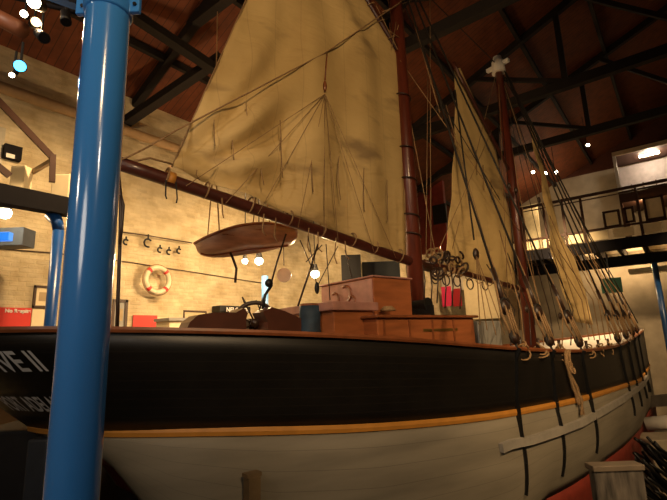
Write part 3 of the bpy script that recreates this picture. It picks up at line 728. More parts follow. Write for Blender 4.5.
def lettering(body, sub, size, xa, xb, f0, fs):
    """body wraps the stern; its substring sub spans the columns xa..xb"""
    def ext(t): m = text_mesh(t, size); xs = [v.co.x for v in m.vertices]; return min(xs), max(xs)
    wfull = ext(body); pre = body[:body.index(sub)]; wp = ext(pre+sub); wsub = ext(sub)
    x1 = wfull[0]+(wp[1]-wp[0]); x0 = x1-(wsub[1]-wsub[0])
    ua, ub = u_at(xa, f0-.1), u_at(xb, f0-.1); k = (ub-ua)/(x1-x0); print(body, ua, ub, k)
    me = text_mesh(body, size); bm = BM(); bm.from_mesh(me)
    bmesh.ops.triangulate(bm, faces=bm.faces); bmesh.ops.subdivide_edges(bm, edges=bm.edges, cuts=1, use_grid_fill=True)
    c = S(2.0, 0, EYE-.3)
    for v in bm.verts:
        f = f0-v.co.y*fs; u = ua+(v.co.x-x0)*k-.28*(f-f0+.1)
        p = stern_pt(u, f); q = stern_pt(u+.01, f); q2 = stern_pt(u, f+.02)
        n = (q-p).cross(q2-p).normalized()
        if n.dot(p-c) < 0: n = -n
        v.co = p+n*.032
    return obj('name_lettering', bm, M_letter, ship, label='white letters on the black stern')
L1 = lettering('ACTIVE II', 'IVE II', .21, -4, 41, .335, 1.25)
L2 = lettering('PORT ADELAIDE', 'ADELA', .17, 25, 56, .735, 1.25)

# ------------------------------------------------------------------ blue column in front
CB = pY(90.5, 250, 2.0)
colm = thing('iron_column', 'thick glossy blue iron column in front of the ship stern', 'column', (CB.x, CB.y, 0))
bm = BM(); tube(bm, [(CB.x, CB.y, z) for z in (0, 2, 4, 6, EAVE+1)], .105, 40); obj('shaft', bm, M_blue, colm, smooth=True)
zc = pY(100, 7, 2.0).z
bm = BM(); tube(bm, [(CB.x, CB.y, z) for z in (zc-.055, zc-.045, zc+.12, zc+.13)], [.110, .117, .117, .110], 40); obj('collar', bm, M_blue, colm, smooth=True)
for sgn in (-1, 1):
    c = Vector((CB.x, CB.y, zc-.005))+Vector((sgn*.136, .0, 0)); bm = BM(); boxf(bm, lambda a, b, cc: c+Vector((a, b, cc)), -.03, .03, -.015, .015, -.04, .05); bevel(bm, .006)
    e = obj('lug', bm, M_blue, colm); bm = BM(); cyl(bm, c+Vector((.008, -.025, 0)), c+Vector((.008, .02, 0)), .010, n=6); obj('bolt', bm, M_iron, e)
# brace beam from the collar to the roof, left
bm = BM(); beam(bm, Vector((CB.x-.15, CB.y+.06, zc+.10)), pY(-30, -40, 2.4), .10, .12)
tag(obj('brace_beam', bm, M_beam), 'dark brace beam running up left from the blue column collar', 'beam')

# ------------------------------------------------------------------ back wall exhibits
def on_wall_rect(x0, y0, x1, y1, off):
    A = pW(x0, y0, off); B = pW(x1, y1, off); return A.dot(UW), B.dot(UW), A.z, B.z
def panel(name, x0, y0, x1, y1, m, label, cat, th=.03, frame=None, group=None, off=.06):
    a0, a1, z1, z0 = on_wall_rect(x0, y0, x1, y1, off)
    if frame:
        t = thing(name, label, cat, Wd((a0+a1)/2, WALLV+off, z0), group); fw = frame[1]
        bm = BM(); 
        for p in ((a0, a1, z0, z0+fw), (a0, a1, z1-fw, z1), (a0, a0+fw, z0, z1), (a1-fw, a1, z0, z1)): boxf(bm, lambda a, b, c: Wd(a, WALLV+b, c), p[0], p[1], .01, th+.02, p[2], p[3])
        obj('frame', bm, frame[0], t)
        bm = BM(); boxf(bm, lambda a, b, c: Wd(a, WALLV+b, c), a0+fw*.6, a1-fw*.6, .01, th, z0+fw*.6, z1-fw*.6); obj('mount', bm, m, t)
        bm = BM(); w3 = (a1-a0)*.28; h3 = (z1-z0)*.3; boxf(bm, lambda a, b, c: Wd(a, WALLV+b, c), a0+w3, a1-w3, th, th+.004, z0+h3, z1-h3); obj('print', bm, mat('faded_print', (.45, .33, .18), .7), t)
        return t
    bm = BM(); boxf(bm, lambda a, b, c: Wd(a, WALLV+b, c), a0, a1, .012, th+.012, z0, z1)
    return tag(obj(name, bm, m), label, cat, group)
M_frame = mat('dark_frame', (.07, .04, .025), .5)
panel('framed_picture', 35, 285, 53, 308, M_cream, 'small framed print on the brick wall left of the blue columns', 'picture', frame=(M_frame, .04))
panel('framed_picture', 113, 299, 127, 330, M_grey, 'tall dark framed picture just right of the thick blue column', 'picture', frame=(M_frame, .06))
rp = panel('information_panel', -6, 307, 30, 332, M_redp, 'wide red information panel with white heading at the far left', 'panel')
panel('information_panel', 33, 309, 51, 332, M_cream, 'cream information panel right of the wide red one', 'panel')
panel('information_panel', 134, 315, 157, 334, M_redp, 'small plain red panel below the lifebuoy', 'panel')
panel('information_panel', 158, 317, 168, 334, M_cream, 'narrow pale panel beside the small red panel', 'panel')
def wall_text(body, x, y, size, m, parent, off=.05, name='heading'):
    me = text_mesh(body, size); bm = BM(); bm.from_mesh(me); P = pW(x, y, off)
    for v in bm.verts: v.co = P+UW*v.co.x+Vector((0, 0, v.co.y))
    o = obj(name, bm, m, parent); return o
wall_text('No Respite', 18, 312.5, .085, M_whitep, rp)
# lifebuoy
LC = pW(157.5, 280, .19); LR = (pW(157.5, 265, .12)-pW(157.5, 295, .12)).length/2
lb = thing('lifebuoy', 'round white lifebuoy with four red bands on the brick wall', 'lifebuoy', LC)
bm = BM(); torus(bm, LC, NW, LR*.82, LR*.17, 40, 12); obj('ring', bm, mat('buoy_cream', (.72, .62, .42), .6), lb, smooth=True)
xx = NW.orthogonal().normalized(); 
for k in range(4):
    bm = BM(); th = math.pi/2*k+.12
    A = NW.normalized(); x_ = A.orthogonal().normalized(); torus(bm, LC, A, LR*.82, LR*.185, 6, 12, th-.12, th+.12); obj('band', bm, M_redp, lb, smooth=True)
bm = BM(); torus(bm, LC, NW, LR*1.02, .012, 40, 6); obj('grab_line', bm, M_rope, lb, smooth=True)
# wall letters display and cable
bm = BM(); tube(bm, [pW(-10, 248, .02), pW(54, 253, .02), pW(128, 262, .02), pW(224, 277, .02), pW(262, 283, .02)], .012, 6); tag(obj('wall_cable', bm, M_frame, smooth=True), 'thin cable running across the brick wall above the lifebuoy', 'cable')
bm = BM(); tube(bm, [pW(122, 232, .06), pW(150, 236, .06), pW(192, 243, .06)], .016, 6); rl = tag(obj('hanging_rail', bm, M_frame, smooth=True), 'thin dark rail on the wall left of the hanging dinghy', 'rail')
for x, y in ((126, 242), (148, 243), (160, 250), (169, 252), (179, 251)):
    P = pW(x, y, .10); t = thing('wall_hook', 'small dark iron hook on the wall under the thin rail', 'hook', P, 'iron hooks on the wall')
    sz = .09 if x == 148 else .055
    bm = BM(); torus(bm, P, NW, sz, .022, 12, 6, 0, 4.4); obj('hook', bm, M_iron, t, smooth=True)
    bm = BM(); cyl(bm, P+Vector((0, 0, sz*.8)), P+Vector((0, 0, sz*2.2)), .02, n=8); obj('shank', bm, M_iron, t)
# name board
a0, a1, z1, z0 = on_wall_rect(221, 305, 252, 313, .4)
nb = thing('name_board', 'dark name board with white letters behind the steering wheel', 'sign', Wd((a0+a1)/2, WALLV+.35, z0))
bm = BM(); boxf(bm, lambda a, b, c: Wd(a, WALLV+b, c), a0, a1, .02, .36, z0, z1); bevel(bm, .03); obj('board', bm, M_iron, nb)
wall_text('NELCEBEE', 237.5, 312.0, .155, M_whitep, nb, .42, 'lettering')
# hat-stand like display, table with frame
a0, a1, z1, z0 = on_wall_rect(167, 318, 188, 334, 1.0)
dc = thing('display_case', 'glass-topped display case with pale frame left of the brown coaming', 'display case', Wd((a0+a1)/2, WALLV+1.0, 0))
bm = BM(); boxf(bm, lambda a, b, c: Wd(a, WALLV+b, c), a0, a1, .6, 1.1, 2.2, z1-.06); obj('case', bm, M_cream, dc)
bm = BM(); boxf(bm, lambda a, b, c: Wd(a, WALLV+b, c), a0-.04, a1+.04, .56, 1.14, z1-.06, z1); obj('rim', bm, M_grey, dc)
bm = BM(); boxf(bm, lambda a, b, c: Wd(a, WALLV+b, c), a0+.1, a1-.1, .7, 1.0, 0, 2.2); obj('plinth', bm, M_grey, dc)
bm = BM(); p = [pW(184, 318, .9), pW(184, 311, .9), pW(206, 312, .9), pW(206, 318, .9)]; tube(bm, p, .025, 6); tag(obj('hand_rail', bm, M_frame), 'dark looped handrail rising behind the brown coaming', 'handrail')

# hanging dinghy
def dinghy():
    C0 = pY(195, 243, 7.4); C1 = pY(289, 233, 8.3)
    ax = (C1-C0); L_ = ax.length; ax.normalize(); sd = ax.cross(Vector((0, 0, 1))).normalized(); up = sd.cross(ax)
    t = thing('dinghy', 'small clinker dinghy hanging on ropes near the brick wall', 'boat', C0.lerp(C1, .5))
    P = []
    for i in range(29):
        f = i/28; e = math.sqrt(max(0.0, 1-(1-min(f/.42, 1))**2.2)); ta = 1-.28*max(0, (f-.6)/.4)**1.6
        wv = max(.03, .50*e*ta); dp = max(.03, .36*(e**.7)*(1-.35*max(0, (f-.6)/.4)**1.5)); row = []
        for j in range(17):
            th = math.pi*j/16; lap = .010*((j*1.0) % 2)
            row.append(C0+ax*(L_*f)+sd*(-math.cos(th)*(wv+lap))-up*(abs(math.sin(th))**.75*dp)+up*(.16*math.sin(math.pi*f)*(.35 if j < 8 else .9)))
        P.append(row)
    h = obj('hull', grid(P), mat('brown_dinghy_planks', (.46, .27, .18), .45, var=.4, scale=3, stretch=(1, 1, 6)), t, smooth=True)
    md = h.modifiers.new('thick', 'SOLIDIFY'); md.thickness = .02
    bm = BM(); bm.faces.new([bm.verts.new(p) for p in P[-1]]); obj('transom', bm, M_pinklit, t)
    bm = BM(); tube(bm, [r[0] for r in P], .025, 6); tube(bm, [r[-1] for r in P], .025, 6); obj('gunwale', bm, M_cap, t)
    bm = BM(); tube(bm, [r[8]-up*.01 for r in P[1:-1]], .022, 6); obj('keel', bm, M_cap, t)
    bm = BM()
    for i in (7, 15): beam(bm, P[i][1], P[i][-2], .2, .02)
    obj('thwart', bm, M_cap, t)
    for i in (5, 19):
        bm = BM(); tube(bm, [P[i][0], P[i][0]*.5+P[i][-1]*.5+Vector((0, 0, 1.6)), P[i][-1]], .012, 6); m_ = P[i][0]*.5+P[i][-1]*.5+Vector((0, 0, 1.6)); tube(bm, [m_, Vector((m_.x, m_.y, roofz(m_.dot(NW))-.1))], .012, 6); obj('sling', bm, M_rope, t)
    r5 = P[9][8]
    bm = BM(); tube(bm, [r5, r5+Vector((.05, 0, -.1)), r5+Vector((.12, 0, -.3)), r5+Vector((.1, 0, -.55))], .025, 6); obj('hanging_line', bm, M_block, t)
dinghy()
# posts, lamps and bits behind the wheel
bp = pY(265, 300, 9.6)
bm = BM(); cyl(bm, (bp.x, bp.y, 0), (bp.x, bp.y, pY(265, 276, 9.6).z), .075); bp_o = tag(obj('blue_post', bm, mat('pale_blue_paint', (.07, .2, .42), .4), smooth=True), 'pale blue post far behind the steering wheel', 'post')
P = pY(284, 275, 9.0); t = thing('round_sign', 'round cream disc hanging behind the rigging right of the wheel', 'disc', P)
bm = BM(); cyl(bm, P, P-Vector((0, -.05, 0)), .15, n=32); obj('disc', bm, M_whitep, t)
bm = BM(); cyl(bm, P+Vector((0, 0, .2)), Vector((P.x, P.y, roofz(P.dot(NW))-.05)), .01, n=6); obj('wire', bm, M_iron, t)
def pendant(x, y, Y, r, power, label, name='wall_lamp', group=None, toroof=True, col=WARM, es=None):
    P = pY(x, y, Y); t = thing(name, label, 'lamp', P, group)
    bm = BM(); ellips(bm, P, (Vector((r, 0, 0)), Vector((0, r, 0)), Vector((0, 0, r)))); obj('bulb', bm, M_bulb, t, smooth=True)
    bm = BM(); cyl(bm, P+Vector((0, 0, r*.6)), P+Vector((0, 0, r*2.4)), r*1.0, r*.5, n=12); obj('housing', bm, M_iron, t)
    if toroof: bm = BM(); cyl(bm, P+Vector((0, 0, r*2)), Vector((P.x, P.y, roofz(P.dot(NW))-.05)), .012, n=6); obj('stem', bm, M_iron, t)
    l = lamp('lamp_light', P-Vector((0, r*1.6, r*.5)), power, col, r); l.parent = None
    return t
pendant(245, 261, 9.2, .06, 30, 'left one of two bright bulbs under the hanging dinghy')
pendant(259, 261, 9.2, .085, 60, 'right and larger of two bright bulbs under the hanging dinghy')
pendant(315, 274, 10.5, .10, 60, 'bright lamp seen through the sheet ropes above the blue drum')
pendant(5, 213, 6.5, .09, 8, 'large glowing lamp below the black gallery beam at the far left', toroof=False)

# dark things behind the companionway: dark panel & bluish plank
def free_box(name, x0, y0, x1, y1, Y, m, label, cat, th=.1, bev=.01, group=None, foot=False):
    A = pY(x0, y0, Y); B = pY(x1, y1, Y); bm = BM(); boxf(bm, lambda a, b, c: Vector((a, b, c)), min(A.x, B.x), max(A.x, B.x), Y, Y+th, 0 if foot else min(A.z, B.z), max(A.z, B.z))
    if bev: bevel(bm, bev)
    return tag(obj(name, bm, m), label, cat, group)
bm = BM()
bl = thing('blue_drum', 'faded blue ribbed drum on deck beside the companionway', 'drum', pS(310, 330, .35))
P = pS(310, 322, .35); rr = (pS(319, 320, .35)-pS(301, 320, .35)).length/2
zt_ = pS(310, 306, .35).z; bm = BM(); tube(bm, [Vector((P.x, P.y, z)) for z in np.linspace(hdeck(toS(P)[0])+.0, zt_, 9)], [rr*(1 if k % 2 else .95) for k in range(9)], 20); obj('body', bm, M_bluebarrel, bl, smooth=True)
bm = BM(); cyl(bm, Vector((P.x, P.y, zt_)), Vector((P.x, P.y, zt_+.03)), rr*.9, n=20); obj('lid', bm, M_cap, bl)
free_box('dark_cabinet', 341, 255, 362, 285, 12.0, M_iron, 'tall black cabinet behind the pinkish companionway', 'cabinet', .4, foot=True)
free_box('slate_cabinet', 362, 262, 402, 300, 12.6, mat('dark_slate', (.03, .04, .05), .6), 'dark slate cabinet right of the tall black one', 'cabinet', .4, foot=True)

# wall between the sails: red boards with a black opening
def far_box(name, x0, y0, x1, y1, d, m, label, cat, th=.1, foot=False, struct_=False, group=None, z0=None):
    A = pF(x0, y0, d); B = pF(x1, y1, d); v0, v1 = max(A.dot(NW), WALLV+.03), B.dot(NW); zt = A.z; zb = z0 if z0 is not None else (0 if foot else B.z)
    bm = BM(); boxf(bm, lambda a, b, c: Wd(a, b, c), d, d+th, v0, v1, min(zb, zt), max(zb, zt)); o = obj(name, bm, m)
    if struct_: o['kind'] = 'structure'; return o
    return tag(o, label, cat, group)
far_box('red_hoarding', 416, 187, 448, 250, 17.0, mat('dull_red_boards', (.24, .03, .02), .7), 'dull red hoarding between the mizzen mast and the main sail', 'panel', .2)
far_box('black_hatch', 432, 206, 447, 222, 16.9, M_iron, 'small black opening in the red hoarding', 'hatch', .08)

# display boards behind the rigging
far_box('display_board', 427, 262, 500, 286, 20.5, mat('bright_white_board', (.85, .8, .68), .6, var=.05), 'bright white board behind the ropes under the main boom', 'panel', .08)
far_box('display_board', 441, 287, 452, 306, 19.9, mat('magenta_board', (.75, .03, .13), .6, var=.05), 'narrow magenta board behind the belayed lines', 'panel', .06)
far_box('display_board', 452, 289, 462, 306, 19.9, mat('dark_red_board', (.35, .01, .02), .6, var=.05), 'narrow dark red board right of the magenta one', 'panel', .06)
far_box('display_board', 463, 280, 500, 318, 19.8, M_cream, 'cream board right of the dark red one', 'panel', .06)
far_box('display_board', 500, 288, 523, 330, 20.2, mat('slatted_tan', (.3, .22, .13), .8), 'dim tan board right of the cream one', 'panel', .06)
# unseen spot giving these boards their light
unseen_spot(Wd(17.0, -7.6, EYE+3.6), pF(465, 285, 20), 420, 40)

# ------------------------------------------------------------------ far mezzanine
MZ1 = pF(600, 241, MEZ).z; MZ0 = pF(600, 252, MEZ).z
mz = thing('mezzanine', 'far mezzanine gallery with black steel beams across the end of the hall', 'mezzanine', Wd(MEZ, -2, 0))
vL, vR = WALLV+.05, V1-.05
bm = BM(); boxf(bm, Wd, MEZ, MEZ+.15, vL, vR, MZ0, MZ1); obj('front_beam', bm, M_beam, mz)
bm = BM(); boxf(bm, Wd, MEZ+.15, FAR-.02, vL, vR, MZ1-.06, MZ1); obj('gallery_floor', bm, mat('gallery_underside', (.5, .42, .3), .8), mz)
for v in np.arange(-8.6, 11.8, .85):
    bm = BM(); boxf(bm, Wd, MEZ+.15, FAR-.05, v, v+.12, MZ0, MZ1-.06); obj('joist', bm, M_timber, mz)
B2 = pF(640, 253, MEZ+1.9).z; B2b = pF(640, 263, MEZ+1.9).z
bm = BM(); boxf(bm, Wd, MEZ+1.9, MEZ+2.1, vL, vR, B2b-.05, MZ0); obj('middle_beam', bm, M_beam, mz)
# balustrade
bz = pF(600, 192.5, MEZ).z; ba = thing('balustrade', 'dark railing along the edge of the far mezzanine', 'railing', Wd(MEZ, 0, MZ1))
bm = BM(); boxf(bm, Wd, MEZ-.02, MEZ+.06, vL, vR, bz-.08, bz+.04); obj('top_rail', bm, M_brownp, ba)
z2_ = pF(600, 229, MEZ).z
bm = BM(); boxf(bm, Wd, MEZ-.01, MEZ+.05, vL, vR, z2_-.05, z2_+.04); obj('lower_rail', bm, M_brownp, ba)
bm = BM(); boxf(bm, Wd, MEZ, MEZ+.04, vL, vR, bz-.22, bz-.18); obj('middle_rail', bm, M_brownp, ba)
for x in (520, 542, 561, 580, 637):
    v = pF(x, 200, MEZ).dot(NW); bm = BM(); boxf(bm, Wd, MEZ, MEZ+.07, v-.05, v+.05, MZ1, bz); obj('post', bm, M_brownp, ba)
for v in np.arange(-9, 11.9, .9):
    bm = BM(); boxf(bm, Wd, MEZ+.02, MEZ+.04, v, v+.7, MZ1+.05, z2_-.08); obj('kick_panel', bm, M_cream, ba)
# room box on the gallery at the right
rmd = MEZ+1.0
xa = pF(611, 150, rmd).dot(NW); zt_ = pF(640, 150, rmd).z; zb_ = pF(640, 188, rmd).z
rm = thing('gallery_room', 'glazed white-framed room on the mezzanine at upper right', 'room', Wd(rmd+1, xa+2, MZ1))
bm = BM(); boxf(bm, Wd, rmd, rmd+.12, xa, xa+4.5, zt_, zt_+.18); obj('lintel', bm, mat('cream_trim', (.55, .42, .25), .6), rm)
bm = BM(); boxf(bm, Wd, rmd, rmd+.1, xa, xa+.12, zb_, zt_); obj('jamb', bm, M_whitep, rm)
bm = BM(); boxf(bm, Wd, rmd, rmd+2.2, xa, xa+4.5, zb_-.5, zb_); obj('sill_box', bm, M_brownp, rm)
bm = BM(); boxf(bm, Wd, rmd+.0, rmd+2.6, xa, xa+.08, MZ1, zb_-.5); obj('side_wall', bm, M_brownp, rm)
bm = BM(); boxf(bm, Wd, rmd+2.2, rmd+2.3, xa, xa+4.5, zb_, zt_+.1); obj('rear_wall', bm, mat('grey_lit_wall', (.24, .20, .18), .7), rm)
bm = BM(); boxf(bm, Wd, rmd, rmd+2.3, xa, xa+4.5, zt_+.18, zt_+.24); obj('roof', bm, M_brownp, rm)
for x in (628, 640, 653):
    v = pF(x, 170, rmd+2.1).dot(NW); bm = BM(); boxf(bm, Wd, rmd+2.1, rmd+2.2, v, v+.06, zb_, zb_+.8); obj('window_bar', bm, M_brownp, rm)
LP = pF(651, 154, rmd+1.2)
lt = thing('strip_light', 'bright white strip light inside the gallery room', 'lamp', LP); bm = BM(); boxf(bm, lambda a, b, c: LP+UW*a+NW*b+Vector((0, 0, c)), -.05, .05, -.45, .3, -.04, .04); obj('tube', bm, M_bulb, lt)
lamp('lamp_light', LP-Vector((0, 0, .2)), 60, (1, .8, .6), .2)
# framed things on the gallery
def gal_frame(x0, y0, x1, y1, d, label, m=M_cream, fw=.09):
    A = pF(x0, y0, d); B = pF(x1, y1, d); v0, v1 = A.dot(NW), B.dot(NW); z1, z0 = A.z, B.z
    t = thing('framed_picture', label, 'picture', Wd(d, (v0+v1)/2, z0))
    bm = BM()
    for p in ((v0, v1, z0, z0+fw), (v0, v1, z1-fw, z1), (v0, v0+fw, z0, z1), (v1-fw, v1, z0, z1)): boxf(bm, Wd, d-.04, d+.02, p[0], p[1], p[2], p[3])
    obj('frame', bm, M_brownp, t); bm = BM(); boxf(bm, Wd, d-.01, d+.02, v0+fw*.5, v1-fw*.5, z0+fw*.5, z1-fw*.5); obj('mount', bm, m, t)
gal_frame(602, 212, 622, 226, MEZ+.5, 'pale framed picture left of the gap on the gallery, nearest the post')
gal_frame(623, 208, 636, 222, MEZ+.6, 'framed picture in the middle below the gallery room')
gal_frame(642, 198, 667, 218, MEZ+.7, 'large pale framed picture at the right below the gallery room')
far_box('gallery_screen', 519, 207, 541, 236, MEZ+1.4, mat('bright_cream', (.8, .7, .45), .7), 'brightly lit cream screen at the left end of the gallery', 'screen', .06, z0=MZ1+.01)
lamp('gallery_light', Wd(MEZ+1.2, pF(540, 180, MEZ).dot(NW), MZ1+2.3), 38, WARM, .15)
lamp('gallery_light', Wd(MEZ+1.2, pF(640, 180, MEZ).dot(NW), MZ1+1.5), 26, WARM, .15)
for x, y in ((533, 172), (546, 173), (556, 172)):
    P = pF(x, y, MEZ-.6); t = thing('spotlight', 'small lit spotlight in a row of three above the gallery railing', 'spotlight', P, 'three spotlights above the gallery railing')
    bm = BM(); ellips(bm, P, (Vector((.07, 0, 0)), Vector((0, .07, 0)), Vector((0, 0, .07)))); obj('bulb', bm, M_bulb, t, smooth=True)
    bm = BM(); cyl(bm, P+Vector((.02, .05, 0)), P+Vector((.06, .25, .12)), .09, .07, n=12); obj('can', bm, M_iron, t)
    bm = BM(); cyl(bm, P+Vector((.06, .2, .1)), Vector((P.x+.06, P.y+.2, roofz(P.dot(NW)))), .012, n=6); obj('stem', bm, M_iron, t)
P = pF(588, 145, MEZ-1.5); t = thing('spotlight', 'single small spotlight under the roof left of the gallery room', 'spotlight', P)
bm = BM(); ellips(bm, P, (Vector((.06, 0, 0)), Vector((0, .06, 0)), Vector((0, 0, .06)))); obj('bulb', bm, M_bulb, t, smooth=True)
bm = BM(); cyl(bm, P+Vector((0, .05, 0)), P+Vector((.06, .25, .12)), .08, .06, n=12); obj('can', bm, M_iron, t)
bm = BM(); cyl(bm, P+Vector((.06, .2, .1)), Vector((P.x+.06, P.y+.2, roofz(P.dot(NW)))), .012, n=6); obj('stem', bm, M_iron, t)
# lamp and green sign under the mezzanine
P = pF(555, 257, MEZ-.1); t = thing('bulkhead_lamp', 'bright lamp under the mezzanine beam above the hanging jib', 'lamp', P)
bm = BM(); ellips(bm, P, (Vector((.12, 0, 0)), Vector((0, .12, 0)), Vector((0, 0, .09)))); obj('bulb', bm, M_bulb, t, smooth=True); lamp('lamp_light', P-UW*.2-Vector((0, 0, .35)), 2, WARM, .1)
bm = BM(); cyl(bm, P+Vector((0, 0, .06)), Vector((P.x, P.y, MZ0-.02)), .05, n=10); obj('mount', bm, M_iron, t)
sg = far_box('exit_sign', 600, 279, 623, 292, MEZ+.3, M_green, 'dark green hanging sign under the mezzanine', 'sign', .12)
A = pF(610, 279, MEZ+.36); 
bm = BM(); cyl(bm, A, Vector((A.x, A.y, MZ0)), .02, n=6); obj('hanger', bm, M_iron, sg)
pb = pF(655, 268, MEZ+1.9); bm = BM(); cyl(bm, (pb.x, pb.y, 0), (pb.x, pb.y, B2b-.05), .11)
tag(obj('blue_post', bm, mat('deep_blue_paint', (.01, .06, .2), .35), smooth=True), 'blue post holding the mezzanine at the right edge', 'post')
# strip of cream fluorescent housing beneath mezzanine
A = pF(628, 268, MEZ+2.3); B = pF(700, 262, MEZ+2.3)
bm = BM(); boxf(bm, Wd, MEZ+2.2, MEZ+3.2, A.dot(NW), B.dot(NW), B2b-.35, B2b-.18); tag(obj('ceiling_duct', bm, mat('cream_duct', (.62, .5, .3), .6)), 'cream box duct under the mezzanine at right', 'duct')
lamp('gallery_light', Wd(MEZ+3.0, pF(640, 260, MEZ+3).dot(NW), MZ0-.25), 45, WARM, .15)
lamp('gallery_light', Wd(MEZ+3.0, pF(600, 260, MEZ+3).dot(NW), MZ0-.25), 45, WARM, .15)
unseen_spot(Wd(15.5, 1.0, EYE+4), S(LEN-2.5, -.6, EYE-.5), 900, 40)  # unseen spot added to brighten the white bulwark lining at the bow

# ------------------------------------------------------------------ supports by the bow
def shipbox(name, x0, y0, x1, Y, dep, m, label, cat):
    A = pY(x0, y0, Y); B = pY(x1, y0, Y); bm = BM(); boxf(bm, lambda a, b, c: Vector((a, b, c)), A.x, B.x, Y, Y+dep, 0, A.z); bevel(bm, .02); return tag(obj(name, bm, m), label, cat)
t = thing('timber_block', 'big streaked grey timber block standing beside the red hull bottom', 'block', (pY(610, 470, 5.2).x, 5.3, 0))
A = pY(593, 466, 5.2); B = pY(643, 466, 5.2); bm = BM(); boxf(bm, lambda a, b, c: Vector((a, b, c)), A.x, B.x, 5.2, 5.32, 0, A.z-.06); bevel(bm, .02); obj('upright', bm, M_block_stone, t)
bm = BM(); boxf(bm, lambda a, b, c: Vector((a, b, c)), A.x-.01, B.x+.01, 5.18, 5.36, A.z-.06, A.z); bevel(bm, .01); obj('cap_board', bm, mat('worn_board', (.22, .17, .12), .7), t)
A = pS(252, 474, 1.55); t = thing('hull_prop', 'slim wooden prop standing under the white hull side', 'prop', (A.x, A.y, 0))
sA = toS(A)[0]; tz = side_t(sA, A.z)
PB = pS(252, 476, tz+.12); bm = BM(); beam(bm, (PB.x, PB.y, 0), PB, .11, .11, US); obj('post', bm, mat('raw_prop_wood', (.23, .15, .07), .8, var=.4), t)
bm = BM(); boxf(bm, lambda a, b, c: PB+US*a+NS*b+Vector((0, 0, c)), -.07, .07, -.05, .05, 0, .03); obj('wedge', bm, mat('raw_prop_wood', (.23, .15, .07)), t)
# white pipe, beam and cable at right edge
A = pY(630, 423, 12); B = pY(690, 417, 11.2); bm = BM(); cyl(bm, pY(646, 424, 11.5), pY(700, 420, 10.8), .16); tag(obj('white_pipe', bm, M_whitep, smooth=True), 'thick white pipe end at the right edge beside the hull', 'pipe')
bm = BM(); beam(bm, pY(640, 402, 13.5), pY(720, 396, 12), .3, .3); tag(obj('grey_beam', bm, mat('dim_grey_beam', (.12, .10, .08), .8)), 'dim grey beam behind the white pipe at the right edge', 'beam')
bm = BM(); rnd = random.Random(2)
c0 = pY(652, 468, 10)
for k in range(34):
    c = pY(rnd.uniform(646, 668), rnd.uniform(445, 500), 9.6+rnd.uniform(-.4, .4)); th = rnd.uniform(-.5, .5)
    pts = [c+Vector((-.22, 0, .2+th*.2)), c+Vector((-.05, .02, .03)), c+Vector((.12, 0, -.13)), c+Vector((.24, 0, -.3+th*.2))]
    tube(bm, pts, .028, 6)
tag(obj('cable_tangle', bm, M_iron, smooth=True), 'tangled heap of black cables at the bottom right behind the block', 'cables')
# stone plinth carrying the cables
bm = BM(); A = pY(644, 436, 10.6); boxf(bm, lambda a, b, c: Vector((a, b, c)), A.x, A.x+2, 10.4, 11.2, 0, A.z-.05); bevel(bm, .03); tag(obj('stone_plinth', bm, mat('pale_stone', (.5, .42, .3), .9, bump=.3)), 'pale stone plinth behind the cables at the right edge', 'plinth')
# keel blocks under the ship
for i, sx in enumerate((4.8, 7.0, 9.2, 11.4, 13.6)):
    bm = BM(); boxf(bm, S, sx-.2, sx+.2, -.5, .5, 0, KEEL-.1); bevel(bm, .02); tag(obj('keel_block', bm, M_block_stone), 'squat timber block under the ship keel', 'block', 'blocks under the keel')

# ------------------------------------------------------------------ far left: gallery beam, thin blue post, stair rail, furniture
P = pY(60, 214, 6.2)
tp = thing('blue_post', 'slim blue post with bracket top left of the thick blue column', 'post', (P.x, P.y, 0))
bm = BM(); tube(bm, [(P.x, P.y, 0), (P.x, P.y, 3), (P.x, P.y, P.z-.25)], .075, 20); obj('shaft', bm, mat('mid_blue_paint', (.015, .09, .36), .3), tp, smooth=True)
bm = BM(); tube(bm, [(P.x, P.y, P.z-.25), (P.x-.03, P.y, P.z-.12), (P.x-.12, P.y, P.z)], [.075, .08, .10], 16); obj('bracket', bm, mat('mid_blue_paint', (.015, .09, .36)), tp, smooth=True)
A = pY(-40, 180, 5.3); B = pY(70, 201, 6.6); zz = pY(50, 204, 6.2).z
bm = BM(); d_ = UW; c = Vector((P.x, P.y, P.z+.12)); beam(bm, c-UW*5, c+UW*.35, .2, .26); gb = tag(obj('gallery_beam', bm, M_beam), 'black steel gallery beam resting on the slim blue post', 'beam')
for x, y0, y1, xw, lab in ((11, 165, 186, 12, 'left'), (52, 174, 200, 16, 'right')):
    A = pY(x, y0, 6.5); B = pY(x+xw, y1, 6.5); zb = 0
    bm = BM(); boxf(bm, lambda a, b, cc: Vector((a, b, cc)), A.x, B.x, 6.5, 6.7, B.z-.1, A.z); bevel(bm, .02); tag(obj('pale_crate', bm, M_cream), 'pale crate on the black gallery beam, the %s one' % lab, 'crate')
